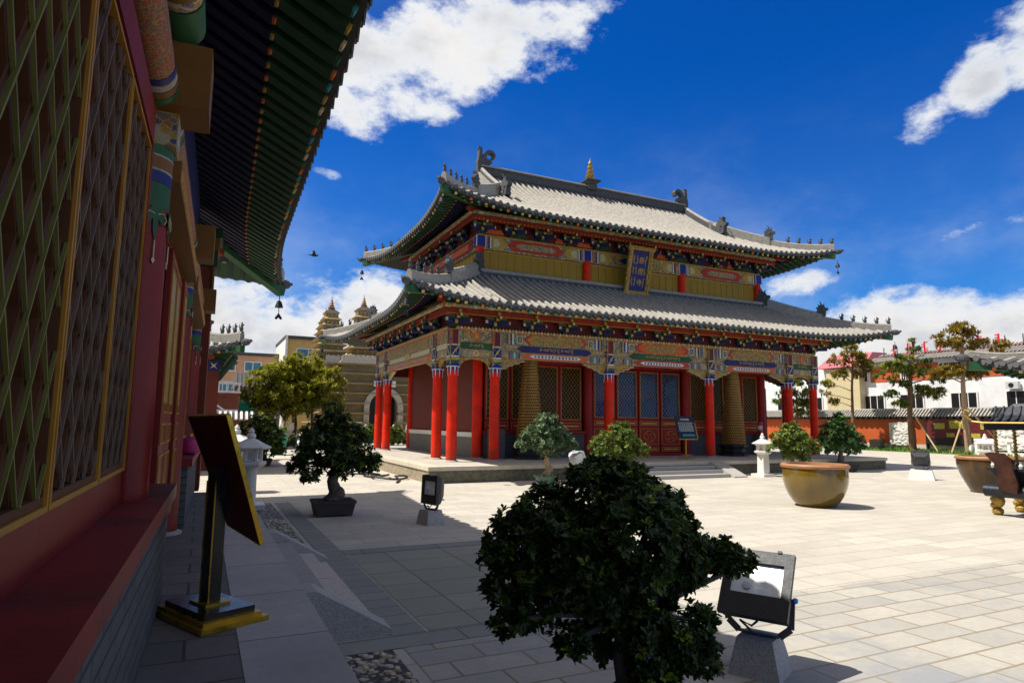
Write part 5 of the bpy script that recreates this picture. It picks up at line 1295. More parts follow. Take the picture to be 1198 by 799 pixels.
# roof with tiled eave, green flying rafters and blue soffit
nroof = Skirt(-5.4, -2.57, -7, 14.2, 3.55, 3.85, 5.0, lambda o: 5.66 + .50 * (3.55 - o) + .02 * (3.55 - o) ** 2, .0)
m0 = MB().m('ridge'); m0.box(-5.4, -2.57, -7, 14.2, 7.2, 7.95); nr = m0.build('roof', nbld)
roof_side(nroof, 'R', nr, pitch=.30); roof_side(nroof, 'B', nr, pitch=.30)
soffit(nroof, 'R', nr, 1.9, split=.78, pitch=.30, drop=.16, rw=.17); soffit(nroof, 'B', nr, 1.0, split=.78, pitch=.30, drop=.16, rw=.17)
q = hip_ridge(nroof, 1, 1, nr, nfig=4)
wind_bell(Matrix.Rotation(-PH, 3, 'Z') @ (q + Vector((-.1, -.1, .1))), 'dark bell with a forked tail under the eave corner of the near left hall')

# sloping sign stand on the terrace (seen from behind)
es = thing('sign_stand', 'sloping red backed sign on a black post with a stepped gold base on the terrace', 'sign stand', (.14, 5.25, .454), 0)
ang = math.radians(28)
RB = Matrix.Rotation(math.atan2(.28, .41) - .15, 4, 'Z')
b = MB().m('goldedge'); b.box(-.24, .24, -.38, .38, 0, .035, M=RB); b.box(-.21, .21, -.34, .34, .035, .062, M=RB); b.m('blackw'); b.box(-.18, .18, -.29, .29, .062, .10, M=RB); b.m('goldedge'); b.box(-.09, .09, -.12, .12, .10, .115, M=RB); b.build('base', es)
b = MB().m('blackw'); b.box(-.045, .045, -.06, .06, .115, 1.05, M=RB); b.m('goldedge')
for sx, sy in ((-1, -1), (-1, 1)): b.box(sx * .046 - .004, sx * .046 + .004, sy * .061 - .005, sy * .061 + .005, .115, .95, M=RB)
b.build('post', es)
tl, tr, br_, bl = [Vector(v) for v in ((-.23, .28, 1.412), (.02, -.28, 1.418), (.30, -.16, .50), (.10, .42, .57))]
nn = (tr - tl).cross(bl - tl).normalized() * .03
b = MB().m('board'); b.hexa([tl, tr, br_, bl, tl + nn, tr + nn, br_ + nn, bl + nn]); bdm = b.build('board', es)
b = MB().m('goldedge')
for a, c in ((tl, tr), (tr, br_), (br_, bl), (bl, tl)): b.bar(a + nn * .5, c + nn * .5, .010, .034, nn)
b.build('gilt_edge', bdm)

# ================================================================== incense burner
ib = thing('incense_burner', 'blackened bronze incense burner trough on gilt lion feet, cut by the right edge', 'incense burner', (15.62, 8.28, 0), math.radians(-86))
b = MB().m('bronze')
b.hexa([(.35, -.1, .45), (3.2, -.1, .45), (3.2, .9, .45), (.35, .9, .45), (.0, -.3, .95), (3.5, -.3, .95), (3.5, 1.1, .95), (.0, 1.1, .95)]); b.tube([(-.12, -.28, .52), (3.4, -.28, .52)], .13, 12); b.box(-.05, 3.5, -.34, 1.14, .95, 1.0)
b.build('trough', ib, smooth=True)
for i in range(2):
    x = .02 + i * 3.2
    for y in (-.1, .9):
        b = MB().m('goldrel'); b.ell((x, y, .30), (.13, .13, .15), 9, 6); b.ell((x - .06, y - .03, .2), (.09, .1, .07), 8, 5); b.ell((x - .02, y, .08), (.12, .12, .09), 8, 5); b.ell((x - .10, y - .05, .33), (.04, .04, .04), 6, 4); b.build('lion_foot', ib, smooth=True)
b = MB().m('brownbronze'); 
for x0 in (.42, ):
    b.extr([(0, .55), (.32, .5), (.36, .7), (.3, .95), (.26, 1.2), (.12, 1.32), (-.12, 1.33), (-.22, 1.3), (-.05, 1.1), (.0, .85)], (x0 - .2, -.42, 0), (1, 0, 0), (0, 0, 1), (0, -.08, 0))
b.build('handle', ib)
b = MB().m('marble')
for i in range(20): x = .02 + i * .17; b.lathe([(.03, 1.0), (.045, 1.06), (.02, 1.1), (.04, 1.15)], 8, (x, -.2)) if i != 2 else None
b.m('bronze'); b.box(-.02, 3.4, -.24, -.16, 1.15, 1.18); b.build('rail', ib)
for x, y in ((.02, .0), (3.3, .0), (.02, .85), (3.3, .85)):
    b = MB().m('goldrel'); pts = [(x + .016 * cos(t * 1.4), y + .016 * sin(t * 1.4), 1.0 + t * .018) for t in range(52)]; b.tube(pts, .03, 7); b.build('twisted_column', ib, smooth=True)
MAT['giltworn'] = mat('worn_gilt_edge', (.36, .23, .05), .45, .3, 9, metal=.4)
b = MB().m('bronze')
cp = [(0, 1.95), (.25, 2.0), (.45, 2.12), (.56, 2.3), (.62, 2.36)]
def ring(o, z): return [(-.20 + o, -.45 + o * .7, z), (3.7 - o, -.45 + o * .7, z), (3.7 - o, 1.3 - o * .7, z), (-.20 + o, 1.3 - o * .7, z)]
rs = []
for j, (o, z) in enumerate(cp):
    r_ = ring(o, z)
    rs += r_
b.add(rs, [(j * 4 + i, j * 4 + (i + 1) % 4, (j + 1) * 4 + (i + 1) % 4, (j + 1) * 4 + i) for j in range(len(cp) - 1) for i in range(4)] + [(3, 2, 1, 0), tuple(range((len(cp) - 1) * 4, len(cp) * 4))])
for i in range(22): x = .1 + i * .155; b.tube([(x, -.45 + .0, 1.97), (x, -.45 + .175, 2.03), (x, -.45 + .315, 2.14), (x, -.45 + .39, 2.31)], .022, 6)
b.m('bronze'); b.box(-.1, 3.4, -.2, 1.05, 1.80, 1.949); b.m('giltworn')
for y in (-.46, 1.31): b.tube([(-.30, y, 2.08), (-.20, y, 1.98), (0, y, 1.95), (1.6, y, 1.945), (3.4, y, 1.95), (3.7, y, 2.02)], .02, 6)
b.tube([(-.22, -.45, 1.97), (-.22, 1.3, 1.97)], .02, 6); b.tube([(-.22, -.46, 2.0), (-.34, -.50, 2.12), (-.30, -.5, 2.22), (-.24, -.48, 2.2)], .03, 6)
b.build('canopy', ib)

# pavilion at the right edge
pv = thing('tiled_pavilion', 'grey tiled pavilion roof with an upturned corner at the right edge', 'pavilion', (0, 0, 0))
psk = Skirt(22.4, 26, 0, 8.2, 2.4, 2.7, 2.8, lambda o: 3.42 + .32 * (2.4 - o) + .02 * (2.4 - o) ** 2, .50)
m0 = MB().m('ridge'); m0.box(22.4, 26, 0, 8.2, 4.0, 4.5); pr_ = m0.build('roof', pv)
for s_ in 'BL': roof_side(psk, s_, pr_, pitch=.30); soffit(psk, s_, pr_, .2, pitch=.30, split=.6)
hip_ridge(psk, -1, 1, pr_, figs=False, h=.14, wdt=.14)
b = MB().m('redwall'); b.box(23.2, 26, 0, 7.6, 0, 3.9); b.build('wall', pv)
column(22.8, 7.9, 0, 3.6, .15, pv, cap=False)
ln = MB().m('redlamp'); ln.ell((0, 0, 0), (.17, .17, .15), 12, 8); ln.m('gold'); ln.lathe([(.06, .14), (.06, .18)], 10); ln.lathe([(.06, -.18), (.06, -.14)], 10); ln.tube([(0, 0, .18), (0, 0, .45)], .01, 5)
tag(ln.build('paper_lantern', loc=(20.9, 9.95, 2.72), smooth=True), 'round red lantern hanging at the right edge under the pavilion eave', 'lantern')

# ================================================================== RIGHT BACKGROUND
XW = 52.0
wl = thing('boundary_wall', 'orange rendered courtyard wall with a grey tiled coping behind the right pines', 'wall', (0, 0, 0))
b = MB().m('orangewall'); b.box(XW, XW + .4, 12, 56, .45, 2.55); b.build('rendered_panel', wl)
b = MB().m('paleston'); b.box(XW - .06, XW + .46, 12, 56, 0, .447); b.build('footing', wl)
b = MB(); b.m('black'); b.box(XW - .3, XW + .7, 12, 56, 2.45, 2.66); b.m('tileb'); b.extr([(-.5, 2.66), (.9, 2.66), (.2, 3.2)], (XW, 12, 0), (1, 0, 0), (0, 0, 1), (0, 44, 0)); b.m('tile')
for i in range(176): y = 12.1 + i * .25; b.bar((XW - .55, y, 2.66), (XW + .15, y, 3.22), .12, .09)
b.tube([(XW + .2, 12, 3.25), (XW + .2, 56, 3.25)], .09, 8); b.m('black')
for i in range(88): y = 12.1 + i * .5; b.box(XW - .5, XW - .3, y, y + .2, 2.5, 2.65)
b.build('tiled_coping', wl)
def relief(loc, w_, h_, label, seed):
    rnd = random.Random(seed); b = MB().m('relief'); pts = [(0, 0)]
    n = 8
    for i in range(n + 1): pts.append((w_ * i / n, h_ * (1 - .18 * abs(i / n - .4) - .06 * rnd.random())))
    pts.append((w_, 0)); b.extr(pts, loc, (0, -1, 0), (0, 0, 1), (-.25, 0, 0))
    for i in range(60): b.ell((loc[0] - .26, loc[1] - rnd.uniform(.1, w_ - .1), loc[2] + rnd.uniform(.1, h_ * .75)), (.05, rnd.uniform(.08, .25), rnd.uniform(.06, .16)), 7, 4)
    return tag(b.build('marble_relief'), label, 'stone relief')
relief((XW - .08, 35.3, .35), 1.9, 2.0, 'white carved marble relief on the orange wall between two pines', 5)
relief((XW - 3.5, 25.6, .35), 3.0, 2.0, 'large white carved marble relief behind the incense burner', 6)
b = MB().m('marble'); 
b.box(XW - 5, XW - 4.6, 19, 26.2, .95, 1.12); b.box(XW - 5, XW - 4.6, 19, 26.2, .0, .25)
for i in range(8): y = 19.2 + i * .98; b.box(XW - 4.9, XW - 4.7, y, y + .16, .25, .95)
tag(b.build('stone_balustrade'), 'low white stone balustrade in front of the large carved relief', 'balustrade')
nbd = thing('notice_board', 'long maroon notice board with yellow posters against the boundary wall', 'notice board', (XW - .35, 30, 0))
b = MB().m('maroon'); b.box(0, .2, -4.2, 2.2, 1.0, 2.5); b.m('black'); b.box(-.03, .24, -4.3, -4.2, 0, 2.6); b.box(-.03, .24, 2.2, 2.3, 0, 2.6); b.box(-.03, .24, -4.2, 2.2, .55, .999); b.build('board', nbd)
MAT['poster'] = mat('yellow_poster', (.40, .34, .04), .7, .4, 9)
b = MB().m('poster')
for (y, z, w_, h_) in ((1.2, 1.7, .8, .45), (-.2, 1.75, 1.3, .6), (.4, 1.1, .6, .3), (-2.2, 1.7, .9, .5), (-1.3, 1.1, .8, .3), (-3.4, 1.7, .7, .5)): b.box(-.02, -.002, y - w_ / 2, y + w_ / 2, z, z + h_)
b.build('poster', nbd)
tr_ = thing('stone_trough', 'dark grey stone trough on two small feet in front of the far wall', 'trough', (49.9, 35.2, 0), math.radians(30))
b = MB().m('clay'); b.frustum(0, 0, .22, .8, 1.75, .35, 1.85, .4); b.build('trough_body', tr_); b = MB().m('black')
for x in (-1.2, 1.1): b.frustum(x, -.3, 0, .25, .3, .2, .12, .15)
b.build('foot', tr_)
b = MB().m('grass'); rnd = random.Random(8)
b.box(46.5, 51.9, 14, 42, 0, .03)
for i in range(5200):
    x = rnd.uniform(46.6, 51.7); y = rnd.uniform(14, 41.5); h_ = rnd.uniform(.1, .28); a = rnd.uniform(0, PI); dx, dy = .06 * cos(a), .06 * sin(a)
    b.add([(x - dx, y - dy, .02), (x + dx, y + dy, .02), (x + rnd.uniform(-.08, .08), y + rnd.uniform(-.08, .08), h_)], [(0, 1, 2)])
tag(b.build('grass'), 'strip of bright green grass at the foot of the boundary wall', 'grass', kind='stuff')
b = MB().m('marble'); b.ell((0, 0, .35), (.3, .3, .38), 9, 6); tag(b.build('boulder', loc=(48.2, 26.9, 0), smooth=True), 'pale boulder on the grass near the notice board', 'boulder')

# pines
def pine(loc, label, trunk, pads, k, n, seed, r0=.18, bark='bark', size=.26, group='pine trees', flat=.42):
    rnd = random.Random(seed); t = thing('pine_tree', label, 'pine tree', loc, 0, group)
    b = MB().m(bark); N = len(trunk); b.tube(trunk, [r0 * (1.25 if i == 0 else 1 - .75 * i / N) for i in range(N)], 9)
    for p in pads:
        z = min(p[2] - .1, trunk[-1][2]); j = 0
        for q in range(N - 1):
            if trunk[q + 1][2] >= z * .93: j = q; break
        else: j = N - 2
        a, c = Vector(trunk[j]), Vector(trunk[j + 1]); tt = smoothc((z * .93 - a.z) / max(.01, c.z - a.z)); s0 = a + (c - a) * tt; e = Vector(p[:3]); mid = (s0 + e) / 2 + Vector((0, 0, .1))
        b.tube([s0, mid, e], r0 * .28, 5, r0 * .06)
        for w2 in range(3): b.tube([mid, e + Vector((rnd.uniform(-1, 1), rnd.uniform(-1, 1), rnd.uniform(-.2, .2))) * p[3] * .7], r0 * .1, 4, r0 * .04)
    b.build('trunk', t, smooth=True)
    b = MB(); leaf_blob(b, pads, n, size, rnd, k[0], shape='needle', rosette=9, flat=flat, inner=.1, tipbias=.25)
    b.build('crown', t)
    if len(k) > 1:
        b = MB(); leaf_blob(b, pads[::2], n // 2, size, rnd, k[1], shape='needle', rosette=9, flat=flat, inner=.1); b.build('crown', t)
    return t
pine((48.9, 36.6, 0), 'thin pine with ochre foliage beside the main hall', [(0, 0, 0), (.1, 0, 2.5), (.2, 0, 5), (.5, 0, 7.4)], [(.5, 0, 8.3, .7), (-.3, 0, 7.7, .9), (1.2, 0, 7.7, .8), (-1.4, 0, 7.1, .9), (2.0, .1, 7.0, .9), (0, 0, 6.7, .9), (-1.2, 0, 6.0, .7), (1.2, 0, 6.2, .8), (-2.6, 0, 5.2, .6), (2.0, 0, 6.4, .7), (-2.2, 0, 3.8, .5), (-3.2, 0, 4.4, .5)], ('needleor', 'needle'), 420, 21, .15, group='tall pines along the far wall')
pine((48.6, 31.4, 0), 'wide green pine in the middle of the far wall', [(0, 0, 0), (-.15, 0, 2.5), (.1, 0, 5), (.5, 0, 6.6), (.9, 0, 8.4)], [(.9, 0, 8.4, .3), (.7, 0, 7.7, .6), (-.4, 0, 7.0, .6), (1.8, 0, 6.9, .7), (-1.9, 0, 6.2, .9), (2.6, 0, 6.0, .9), (.2, 0, 6.0, .9), (-3.0, 0, 5.4, .8), (3.6, 0, 5.6, .7), (-1.0, 0, 5.0, .8), (1.6, 0, 4.6, .9), (-2.4, 0, 4.1, .8), (3.4, 0, 4.4, .8), (4.2, 0, 4.6, .6), (-1.0, 0, 3.5, .6)], ('needlegreen', 'needle'), 560, 22, .22, group='tall pines along the far wall')
pine((48.4, 27.3, 0), 'tall pine with rusty orange crown and leaning trunk at the right', [(0, 0, 0), (-.2, 0, 2.5), (-.2, 0, 4.5), (0, 0, 7.0), (.1, 0, 8.0)], [(.1, 0, 8.8, .8), (-1.0, 0, 8.5, .7), (1.1, 0, 8.5, .7), (-2.2, 0, 8.0, .6), (-1.2, 0, 7.6, .9), (.8, 0, 7.6, .8), (2.3, 0, 7.9, .6), (3.3, 0, 7.9, .7), (5.0, 0, 8.0, .6), (4.0, 0, 7.4, .6), (-2.0, 0, 5.6, .9), (-.6, 0, 5.8, 1.0), (.9, 0, 5.7, .9), (2.0, 0, 5.5, .8), (-3.0, 0, 5.4, .6)], ('needleor', 'needleor'), 620, 23, .21, group='tall pines along the far wall', bark='palebark')
pine((49.2, 42.5, 0), 'green pine seen through the right end of the hall gallery', [(0, 0, 0), (.1, 0, 2.5), (.2, 0, 5)], [(0, 0, 5.6, .9), (-1, 0, 4.8, .9), (1, 0, 4.8, .9), (-1.6, 0, 3.9, .8), (1.6, 0, 3.8, .9), (0, 0, 3.9, .9), (.5, 0, 3.0, .8)], ('needlegreen', 'needle'), 420, 29, .14, group='tall pines along the far wall')
for i, (a, c, lb) in enumerate((((46.8, 27.6, 0), (48.2, 27.2, 3.1), 'pale prop pole leaning left of the rusty pine'), ((49.6, 25.4, 0), (48.3, 27.1, 3.1), 'pale prop pole leaning right of the rusty pine'), ((47.9, 29.1, 0), (48.5, 31.2, 2.9), 'pale prop pole leaning from the right against the wide green pine'))):
    b = MB().m('wood'); a = Vector(a); b.tube([(0, 0, 0), tuple(Vector(c) - a)], .05, 6); tag(b.build('prop_pole', loc=a), lb, 'pole', 'prop poles under the pines')

# white building beyond the wall
wb = thing('white_building', 'long white two storey building with orange panels and red roof signs', 'building', (60, 30, 0))
X0 = 0
b = MB().m('aptwh'); b.box(X0, X0 + 10, -22, 34, 0, 8.0); b.build('wall', wb)
b = MB().m('tileb'); b.hexa([(-.6, -22.4, 8.0), (5, -22.4, 8.0), (5, 15.4, 8.0), (-.6, 15.4, 8.0), (2.0, -22.2, 9.0), (5, -22.2, 9.0), (5, 15.2, 9.0), (2.0, 15.2, 9.0)]); b.m('tile')
for i in range(126): y = -22.3 + i * .3; b.bar((-.62, y, 8.03), (2.0, y, 9.03), .14, .1)
b.build('roof', wb)
b = MB().m('orangewall')
for (ya, yb) in ((9.5, 12.6), (6.0, 8.6), (.6, 3.6), (-4.8, -1.6), (-10, -7)): b = MB().m('orangewall'); b.box(-.04, -.003, ya, yb, 6.15, 7.7); b.build('orange_panel', wb)
def bwin(y, z, w_, h_, g='glass'):
    f = MB().m('white'); f.box(-.10, -.005, y, y + w_, z, z + h_); o = f.build('window', wb)
    m = 3
    p = MB().m(g)
    for i in range(m): a = y + .08 + i * (w_ - .16) / m; p.box(-.115, -.10, a + .03, a + (w_ - .16) / m - .05, z + .08, z + h_ - .08)
    p.build('pane', o)
for y, w_ in ((8.7, 1.9 - 1.1), (3.8, 2.0), (-1.4, 1.9), (-6.9, 2.0), (-12.0, 2.0)): bwin(y, 6.2, w_, 1.4)
bwin(12.8, 6.2, 1.2, 1.4)
for y in (26, 22, 18.2, 11.2, 7.4, 2.8, -1.6, -5.6, -10.4): bwin(y, 3.45, 2.3, 1.45)
bwin(3.9 + .0, 6.25, .0 + 1.9, 1.3, 'bluetarp')
b = MB().m('palemetal'); b.box(-.5, -.12, -.5, .4, 5.0, 5.6); b.m('black'); b.lathe([(.2, 0), (.2, .01)], 14, M=Matrix.Translation((-.51, 0, 5.3)) @ Matrix.Rotation(-PI / 2, 4, 'Y')); b.build('air_conditioner', wb)
b = MB().m('pinkroof'); b.hexa([(-1.2, 12.4, 7.8), (3, 12.4, 7.8), (3, 18, 7.8), (-1.2, 18, 7.8), (.8, 12.8, 9.3), (3, 12.8, 9.3), (3, 17.6, 9.3), (.8, 17.6, 9.3)]); b.build('pink_roof', wb)
b = MB().m('cream'); b.box(-.9, 0, 13.2, 17, 0, 7.7); b.build('cream_wing', wb)
# rooftop signs facing the courtyard
rsn = thing('rooftop_sign', 'red characters and red upright script standing on the white building roof', 'sign', (60.9, 30, 8.6))
b = MB().m('maroon'); b.box(0, .1, -14, 12.5, -.1, .15)
for i in range(20): b.box(.0, .06, -14 + i * 1.35, -13.94 + i * 1.35, -.4, 1.0)
b.build('rail', rsn)
for ch, y in (('内', -2.2), ('蒙', -4.6), ('古', -7.0), ('寓', -9.3)):
    text_mesh(ch, 1.75, 'signred', frame_mtx((-.12, y, .85), (0, -1, 0), (0, 0, 1)), rsn, name='character', depth=.06)
rr = random.Random(3)
for i, y in enumerate((9.2, 7.6, 6.2, 4.6, 2.9, 1.3, 10.6)):
    b = MB().m('signred'); b.box(-.12, -.02, y - .05, y + .05, .2, 1.2); z = 1.15
    while z > .25: s_ = rr.choice((-1, 1)); b.box(-.12, -.02, min(y, y + s_ * .28), max(y, y + s_ * .28), z - .1, z); z -= rr.uniform(.16, .25)
    b.build('script_word', rsn)
b = MB().m('palemetal'); b.tube([(59.4, 37.9, 7.6), (59.4, 37.9, 10.0)], .08, 6); b.box(59.2, 59.6, 37.6, 38.2, 9.9, 10.05); tag(b.build('lamp_mast'), 'slim grey mast on the white building by the hall eave', 'mast')

# ================================================================== LEFT BACKGROUND
pg = thing('five_tower_pagoda', 'brick pagoda platform with an arched doorway and square tiered towers on top', 'pagoda', (14.1, 60.2, 0))
HW = 5.0; HD = 4.6
b = MB().m('paleston'); b.box(-HW - .5, HW + .5, -HD - .5, HD + .5, 0, .9); b.build('plinth', pg)
b = MB().m('pagoda'); L = 7; z0, z1 = .9, 6.7
AW = 1.25   # doorway half width
def ringbox(b, hw, hd, za, zb):
    if za < 4.1:
        b.box(-hw, -AW, -hd, hd, za, zb); b.box(AW, hw, -hd, hd, za, zb); b.box(-AW, AW, -hd + 1.2, hd, za, zb)
    else: b.box(-hw, hw, -hd, hd, za, zb)
for i in range(L):
    za = z0 + (z1 - z0) * i / L; zb = z0 + (z1 - z0) * (i + 1) / L; s_ = .06 * i
    if za < 4.1 < zb: ringbox(b, HW - s_, HD - s_, za, 4.1); ringbox(b, HW - s_, HD - s_, 4.101, zb - .16)
    else: ringbox(b, HW - s_, HD - s_, za, zb - .16)
    # two projecting bays on the front
    for (xa, xb) in ((-3.55, -AW - .02), (AW + .02, 3.55)):
        b.box(xa, xb, -HD + s_ - .6, -HD + s_ - .002, za, zb - .16)
    if za > 4.1: b.box(-AW, AW, -HD + s_ - .6, -HD + s_ - .002, za, zb - .16)
b.build('platform_wall', pg)
b = MB().m('pagodal')
for i in range(L):
    zb = z0 + (z1 - z0) * (i + 1) / L; s_ = .06 * i
    for e, zz in ((.16, -.19), (.40, -.10)):
        if zb < 4.1:
            b.box(-HW + s_ - e, -AW, -HD + s_ - e, HD, zb + zz, zb + zz + .07); b.box(AW, HW - s_ + e, -HD + s_ - e, HD, zb + zz, zb + zz + .07)
            b.box(-3.55 - e, -AW, -HD + s_ - .6 - e, -HD + s_ - e, zb + zz, zb + zz + .07); b.box(AW, 3.55 + e, -HD + s_ - .6 - e, -HD + s_ - e, zb + zz, zb + zz + .07)
        else:
            b.box(-HW + s_ - e, HW - s_ + e, -HD + s_ - e, HD, zb + zz, zb + zz + .07); b.box(-3.55 - e, 3.55 + e, -HD + s_ - .6 - e, -HD + s_ - e, zb + zz, zb + zz + .07)
b.build('tiled_ledges', pg)
b = MB().m('paleston'); HWt = HW - .3
b.box(-HWt - .25, HWt + .25, -HD + .05, HD, 6.7, 6.85); b.box(-3.8, 3.8, -HD - .5, -HD + .04, 6.7, 6.85)
for i in range(24): x = -HWt + i * (2 * HWt) / 23; y = -HD + .15 if abs(x) > 3.7 else -HD - .4; b.box(x - .205, x + .205, y, y + .14, 6.85, 7.3); b.box(x - .05, x + .05, y - .02, y + .16, 7.3, 7.38)
for i in range(16): y = -HD + .5 + i * .56; b.box(-HWt - .2, -HWt - .06, y, y + .55, 6.85, 7.3)
b.build('parapet', pg)
# arched surround
b = MB().m('paleston'); pts_o = [(AW + .45, .9), (AW + .45, 3.0)] + [((AW + .45) * cos(PI * i / 12), 3.0 + (AW + .45) * sin(PI * i / 12)) for i in range(1, 12)] + [(-AW - .45, 3.0), (-AW - .45, .9), (-AW + .0, .9), (-AW, 3.0)] + [(-AW * cos(PI * i / 12), 3.0 + AW * sin(PI * i / 12)) for i in range(1, 12)] + [(AW, 3.0), (AW, .9)]
yf = -HD - .66
n = 13
out_ = [((AW + .45) * cos(PI * i / 12), 3.0 + (AW + .45) * sin(PI * i / 12)) for i in range(13)]; in_ = [(AW * cos(PI * i / 12), 3.0 + AW * sin(PI * i / 12)) for i in range(13)]
for i in range(12):
    o0, o1, i0, i1 = out_[i], out_[i + 1], in_[i], in_[i + 1]
    b.hexa([(i0[0], yf, i0[1]), (o0[0], yf, o0[1]), (o0[0], yf + .5, o0[1]), (i0[0], yf + .5, i0[1]), (i1[0], yf, i1[1]), (o1[0], yf, o1[1]), (o1[0], yf + .5, o1[1]), (i1[0], yf + .5, i1[1])])
b.box(-AW - .45, -AW, yf, yf + .5, .9, 3.0); b.box(AW, AW + .45, yf, yf + .5, .9, 3.0); b.m('black'); b.box(-AW, AW, -HD + .6, -HD + .7, .9, 4.1)
b.m('pagoda'); b.box(-AW, -AW + .02, -HD - .3, -HD + 1, .9, 3); b.build('doorway', pg)
b = MB().m('marble'); b.box(-.95, .95, -HD - .74, -HD - .62, 4.75, 5.25); b.build('plaque', pg)
b = MB().m('paleston'); b.hexa([(-1.6, -HD - 2.6, 0), (1.6, -HD - 2.6, 0), (1.6, -HD - .5, 0), (-1.6, -HD - .5, 0), (-1.6, -HD - 1.0, .9), (1.6, -HD - 1.0, .9), (1.6, -HD - .5, .9), (-1.6, -HD - .5, .9)]); b.build('stairs', pg)
MAT['spire'] = mat('brown_glazed_spire', (.28, .12, .03), .5, .3, 6)
def tower(x, y, base, nt, h, parent):
    b = MB(); z = 6.7; w_ = base
    b.m('pagoda'); b.box(x - w_, x + w_, y - w_, y + w_, z, z + .9); z += .9
    for i in range(nt):
        s_ = 1 - .09 * i; ww = w_ * s_; hh = h / nt
        b.m('pagodal'); b.frustum(x, y, z, z + .10, ww * 1.1, ww * 1.1, ww * 1.32, ww * 1.32); b.m('pagodal'); b.frustum(x, y, z + .10, z + .26, ww * 1.34, ww * 1.34, ww * .9, ww * .9)
        b.m('pagoda'); b.box(x - ww * .86, x + ww * .86, y - ww * .86, y + ww * .86, z + .24, z + hh)
        b.m('pagodal')
        for q in (-.5, 0, .5): b.box(x + q * ww - .08, x + q * ww + .08, y - ww * .9, y - ww * .86, z + .3, z + hh - .08); b.box(x - ww * .9, x - ww * .86, y + q * ww - .08, y + q * ww + .08, z + .3, z + hh - .08)
        z += hh
    ww = w_ * (1 - .09 * nt); b.m('pagodal'); b.frustum(x, y, z, z + .12, ww * 1.1, ww * 1.1, ww * 1.25, ww * 1.25); b.m('tileb'); b.frustum(x, y, z + .12, z + .5, ww * 1.25, ww * 1.25, ww * .35, ww * .35)
    b.m('spire'); z += .5; b.lathe([(.28, z), (.32, z + .12), (.16, z + .2), (.24, z + .3), (.12, z + .42), (.18, z + .5), (.08, z + .65), (.12, z + .72), (.04, z + .85), (.01, z + 1.15)], 10, (x, y)); b.build('tower', parent)
tower(-4.4, -3.1, 1.12, 6, 3.4, pg); tower(3.6, -3.1, 1.12, 6, 3.4, pg); tower(-3.9, 2.8, 1.1, 6, 3.4, pg); tower(3.4, 2.8, 1.1, 6, 3.4, pg); tower(-.9, 0, 1.35, 6, 4.4, pg)

# stone balustrade and pedestals before the pagoda
bal = thing('stone_balustrade', 'pale stone balustrade standing before the arched pagoda', 'balustrade', (8, 50.5, 0))
b = MB().m('paleston')
for i in range(14): x = -3 + i * 1.1; b.box(x - .1, x + .1, -.1, .1, 0, 1.35); b.ell((x, 0, 1.45), (.11, .11, .12), 7, 5)
b.box(-3, 11.3, -.06, .06, 1.0, 1.15); b.box(-3, 11.3, -.05, .05, .1, .7); b.build('rail', bal)
for i, (x, y, lb) in enumerate(((7.4, 47.8, 'bronze urn on a white pedestal right of the left pines'), (5.2, 44.5, 'small pale urn on a pedestal among the left pine trunks'))):
    t = thing('pedestal_urn', lb, 'urn', (x, y, 0), 0, 'urns on pedestals'); b = MB().m('paleston'); b.frustum(0, 0, 0, .9, .3, .3, .24, .24); b.box(-.34, .34, -.34, .34, .9, 1.0); b.build('pedestal', t)
    b = MB().m('teal' if i == 0 else 'paleston'); b.lathe([(.2, 1.0), (.34, 1.3), (.3, 1.6), (.36, 1.65)], 12); b.build('urn', t, smooth=True)

# pines left
pads0 = [(0, 0, 5.5, 1.0), (-1.0, 0, 4.8, 1.1), (.9, 0, 4.8, 1.0), (-1.5, .2, 3.9, .9), (1.7, 0, 4.0, .9), (0, -.3, 4.1, 1.0), (.6, 0, 3.3, .9), (-.8, 0, 3.1, .8), (1.8, 0, 3.1, .6), (-1.7, 0, 3.0, .6), (-.5, 0, 2.4, .6), (1.1, 0, 2.5, .6)]
for (x, y, lb, s_, sd, k) in ((4.3, 45.0, 'bright yellow green pine leftmost of the courtyard pines', .90, 31, 'needle'), (5.6, 46.5, 'tallest yellow green pine in the middle of the left group', 1.02, 32, 'needle'), (7.0, 47.5, 'yellow green pine nearest the arched pagoda', 1.0, 33, 'needle'), (3.6, 48.5, 'greener pine standing behind the left group', .85, 34, 'needlegreen'), (6.2, 50.0, 'green pine standing behind the middle of the left group', .95, 35, 'needlegreen')):
    rnd = random.Random(sd); pads = [((p[0] + rnd.uniform(-.2, .2)) * s_, (p[1] + rnd.uniform(-.9, .9)) * s_, (p[2] + rnd.uniform(-.2, .2)) * s_, p[3] * s_) for p in pads0]
    pine((x, y, 0), lb, [(0, 0, 0), (.12, 0, 1.5), (0, .1, 3.0), (.1, 0, 4.6 * s_)], pads, (k,), 1050, sd, .12, size=.27, group='pines in front of the pagoda', flat=.7)

